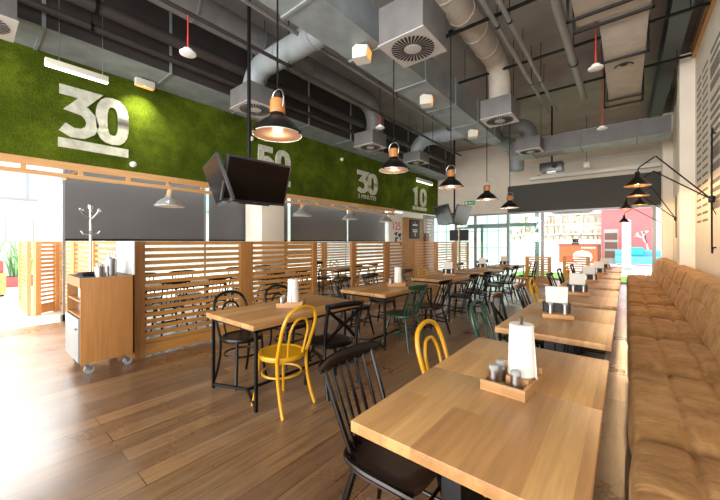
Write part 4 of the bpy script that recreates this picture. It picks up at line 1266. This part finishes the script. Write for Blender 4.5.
# small fittings
gd = 'smoke detectors on red cords'
for (x, y, z, ct_, s, lab) in ((-4.45, 1.885, 3.9, 4.44, 1.0, 'white smoke detector on red cord before green wall at left'), (-4.45, 6.2, 4.1, 4.44, 1.0, 'white smoke detector on red cord above second pendant'),
                               (-0.36, 6.15, 4.09, CZ, 1.0, 'white smoke detector on red cord beside the wrapped duct'), (-0.42, 9.2, 4.0, CZ, 1.0, 'white smoke detector on long red cord below wrapped duct end')):
    t = thing('smoke_detector', lab, 'smoke detector', (x, y, z), 0, gd)
    MB().lathe([(0, 0), (0.07, 0), (0.1, 0.012), (0.1, 0.03), (0.06, 0.04), (0.055, 0.075), (0.0, 0.08)], seg=24).build('housing', 'white', t)
    MB().tube([(0, 0, 0.07), (0, 0, 0.25)], 0.012, 8).tube([(0, 0, 0.25), (0, 0, ct_ - z)], 0.008, 8).build('cord', 'red', t)
t = thing('hanging_sensor', 'tiny white lantern sensor on a thin cable before far wall', 'sensor', (-1.0, 13.0, 3.98))
MB().box((0, 0, 0), (0.16, 0.16, 0.18), 0.02).build('housing', 'white', t)
MB().tube([(0, 0, 0.08), (0, 0, CZ - 3.98)], 0.006, 6).build('cable', 'steel_black', t)

gs = 'cream spotlight boxes'
for (x, y, z, lab) in ((-3.1, 3.85, 4.3, 'cream spotlight box with warm lens left of the big diffuser'), (-3.12, 5.95, 4.3, 'cream spotlight box with warm lens under the middle duct'), (-3.13, 8.55, 4.3, 'cream spotlight box with warm lens at the end of middle duct')):
    t = thing('spotlight', lab, 'spotlight', (x, y, z), R(20), gs)
    MB().prism([(-0.12, -0.1), (0.1, -0.1), (0.12, 0.06), (-0.06, 0.1), (-0.12, 0.06)], lambda a, b, tt: (a, tt, b), -0.11, 0.11).build('housing', 'spk', t)
    MB().prism([(0.102, -0.085), (0.106, -0.085), (0.124, 0.05), (0.12, 0.05)], lambda a, b, tt: (a, tt, b), -0.09, 0.09).build('lens', 'warmface', t)
    MB().span((-0.02, -0.02, 0.06), (0.02, 0.02, 0.1)).build('bracket', 'steel_black', t)
t = thing('wall_washer', 'small cream floodlight under the big duct above number 30', 'spotlight', (-6.72, 2.1, 4.3))
MB().box((0, 0, 0), (0.1, 0.3, 0.13), 0.01).build('housing', 'spk', t)
MB().span((-0.02, -0.05, 0.06), (0.02, 0.05, 0.1)).build('bracket', 'steel_black', t)
MB().span((-0.04, -0.13, -0.07), (0.04, 0.13, -0.064)).build('lens', 'warmface', t)
for o_, dz in ((t, -0.09),):
    l = bpy.data.lights.new('washer_light', 'SPOT'); l.energy = 60; l.color = (1, 0.93, 0.7); l.spot_size = R(95); l.spot_blend = 0.9; l.shadow_soft_size = 0.06
    lo = bpy.data.objects.new('washer_light', l); COL.objects.link(lo); lo.parent = o_; lo.location = (0.1, 0, dz); lo.rotation_euler = (0, R(38), 0)
t = thing('linear_lamp', 'long pale linear lamp hanging before the green wall at upper left', 'lamp', (-6.05, 1.06, 3.83))
MB().span((-0.04, -0.345, 0.015), (0.04, 0.345, 0.1), 0.004).build('housing', 'spk', t)
MB().span((-0.035, -0.34, 0), (0.035, 0.34, 0.016)).build('diffuser', 'tube', t)
for s in (-0.2, 0.28): MB().tube([(0, s, 0.1), (0, s, CZ - 3.83)], 0.005, 6).build('wire', 'chrome', t)
t = thing('linear_lamp', 'short white lit linear lamp near number 10 on green wall', 'lamp', (-6.85, 12.9, 4.02))
MB().span((-0.04, -0.7, 0.02), (0.04, 0.7, 0.16), 0.01).build('housing', 'white', t)
MB().span((-0.035, -0.68, 0), (0.035, 0.68, 0.02)).build('diffuser', 'tube', t)
for s in (-0.5, 0.5): MB().tube([(0, s, 0.15), (0, s, 0.37)], 0.006, 6).build('wire', 'chrome', t)
for (y, z, lab) in ((4.4, 3.92, 'small white camera on the green wall left of number 50'), (1.98, 2.86, 'tiny round white sensor low on the green wall'), (7.6, 4.05, 'small white sensor high on green wall under the diffuser')):
    t = thing('wall_sensor', lab, 'sensor', (XG, y, z), 0, 'small sensors on the green wall')
    MB().tube([(0.005, 0, 0), (0.06, 0, 0)], 0.02, 10).build('mount', 'white', t)
    MB().lathe([(0, 0.05), (0.05, 0.05), (0.05, 0.09), (0.02, 0.11), (0, 0.11)], (0, 0, 0), 16, 'x').build('lens_housing', 'white', t)

# projector and screen housing
t = thing('projector', 'black projector on a ceiling pole before the far wall', 'projector', (-1.75, 11.4, 3.75))
MB().span((-0.3, -0.22, -0.16), (0.3, 0.22, 0.1), 0.02).build('body', 'tvcase', t)
MB().lathe([(0.07, 0), (0.07, 0.06), (0, 0.06)], (0.1, -0.28, -0.03), 16, 'y').build('lens', 'steel_black', t)
MB().tube([(0, 0, 0.1), (0, 0, CZ - 3.75)], 0.025, 10).build('pole', 'steel_black', t)
MB().span((-0.12, -0.12, -0.2), (0.12, 0.12, -0.16)).build('bracket', 'chrome', t)
t = thing('projection_screen', 'white roll-up screen housing above the dark header of far wall', 'projection screen', (-1.0, YF - 0.27, 3.95))
MB().box((0, 0, 0), (3.9, 0.14, 0.14), 0.02).build('housing', 'white', t)
for x in (-1.7, 1.5): MB().span((x, 0.05, -0.03), (x + 0.1, 0.265, 0.12)).build('bracket', 'grey_lam', t)
t = thing('light_batten', 'thin white light batten on far wall above the screen housing', 'lamp', (-0.6, YF - 0.06, 4.45))
MB().span((-2.4, 0, 0), (1.4, 0.06, 0.07), 0.01).build('housing', 'white', t)
MB().span((-2.4, -0.005, -0.02), (1.4, 0.05, 0.0)).build('diffuser', 'laminate', t)

# ------------------------------------------------------------------ swing arm lamps on the right wall
def swing_lamp(hub, heads, rod, label):
    hx, hy, hz = hub
    t = thing('swing_arm_lamp', label, 'lamp', hub, 0, 'black swing arm wall lamps')
    up, dn = rod
    MB().tube(spline([(0.04, 0, up), (-0.03, 0, up), (-0.045, 0, up - 0.04), (-0.045, 0, dn + 0.04), (-0.03, 0, dn), (0.04, 0, dn)], 5), 0.011, 8).build('wall_rod', 'steel_black', t)
    MB().lathe([(0, -0.05), (0.035, -0.05), (0.035, 0.05), (0, 0.05)], (-0.05, 0, 0), 12).tube([(-0.05, -0.06, 0), (-0.05, 0.06, 0)], 0.02, 10).build('joint', 'steel_black', t)
    for (ex, ey, ez, r) in heads:
        e = Vector((ex, ey, ez)) - Vector(hub)
        k = e + Vector((0.22, -0.04, 0.44))
        MB().tube([(-0.05, 0, 0), k], 0.011, 8).tube([k, e + Vector((0.02, 0, 0.3)), e + Vector((0, 0, 0.22))], 0.01, 8).build('arm', 'steel_black', t)
        prof = [(r, 0), (r * 0.6, 0.075), (r * 0.26, 0.14), (r * 0.2, 0.15), (r * 0.2, 0.22), (r * 0.1, 0.235), (0, 0.235)]
        sh2 = MB().lathe([(a, b) for a, b in prof], tuple(e), 28).build('shade', 'lamp_black', t, sharp=50)
        MB().lathe([(0, 0.12), (r * 0.28, 0.115), (r * 0.6, 0.06), (r * 0.97, 0.0)], tuple(e), 28).build('shade_lining', 'warmface', sh2, sharp=50)
        MB().lathe([(0, 0.02), (0.03, 0.04), (0.03, 0.08), (0, 0.1)], tuple(e), 12).build('bulb', 'bulb', sh2)
        l = bpy.data.lights.new('lamp_light', 'POINT'); l.energy = 55; l.color = (1, 0.62, 0.3); l.shadow_soft_size = 0.05
        lo = bpy.data.objects.new('lamp_light', l); COL.objects.link(lo); lo.parent = t; lo.location = e + Vector((0, 0, 0.005))
    MB().tube(spline([(0.0, 0, 0.03), (-0.06, -0.03, -0.05), (-0.01, 0.02, -0.2), (0.03, 0, -0.3)], 5), 0.006, 6).build('cable', 'steel_black', t)


swing_lamp((1.04, 7.1, 2.09), ((0.145, 7.0, 2.37, 0.18), (0.18, 8.2, 2.33, 0.175)), (0.98, -0.72), 'black two-headed swing arm lamp nearest, at the right edge')
swing_lamp((1.04, 11.6, 2.05), ((0.28, 11.2, 2.42, 0.17), (0.0, 12.0, 2.40, 0.16)), (0.55, -0.45), 'black two-headed swing arm lamp between the two pilasters')
swing_lamp((1.04, 13.9, 1.95), ((-0.05, 13.8, 2.1, 0.17),), (0.45, -0.45), 'small far black swing arm lamp beside the far corner')

# lettering on the right wall
t = thing('wall_lettering', 'columns of faded dark lettering on the cream right wall', 'wall lettering', (1.04, 7.6, 2.4))
mb = MB(); rr = random.Random(8)
for col_, (ya, yb) in enumerate(((-0.75, -0.1), (0.15, 0.6), (0.75, 1.15))):
    z = 2.0
    while z > -0.6:
        hgt = rr.choice((0.06, 0.06, 0.12)) if col_ == 0 else 0.04
        y = ya
        while y < yb:
            wd = rr.uniform(0.04, 0.11); mb.span((-0.006, y, z), (-0.001, min(yb, y + wd), z + hgt)); y += wd + 0.03
        z -= hgt + (0.07 if col_ == 0 else 0.09)
tag(mb.build('letters', 'lettering', t), kind='stuff')
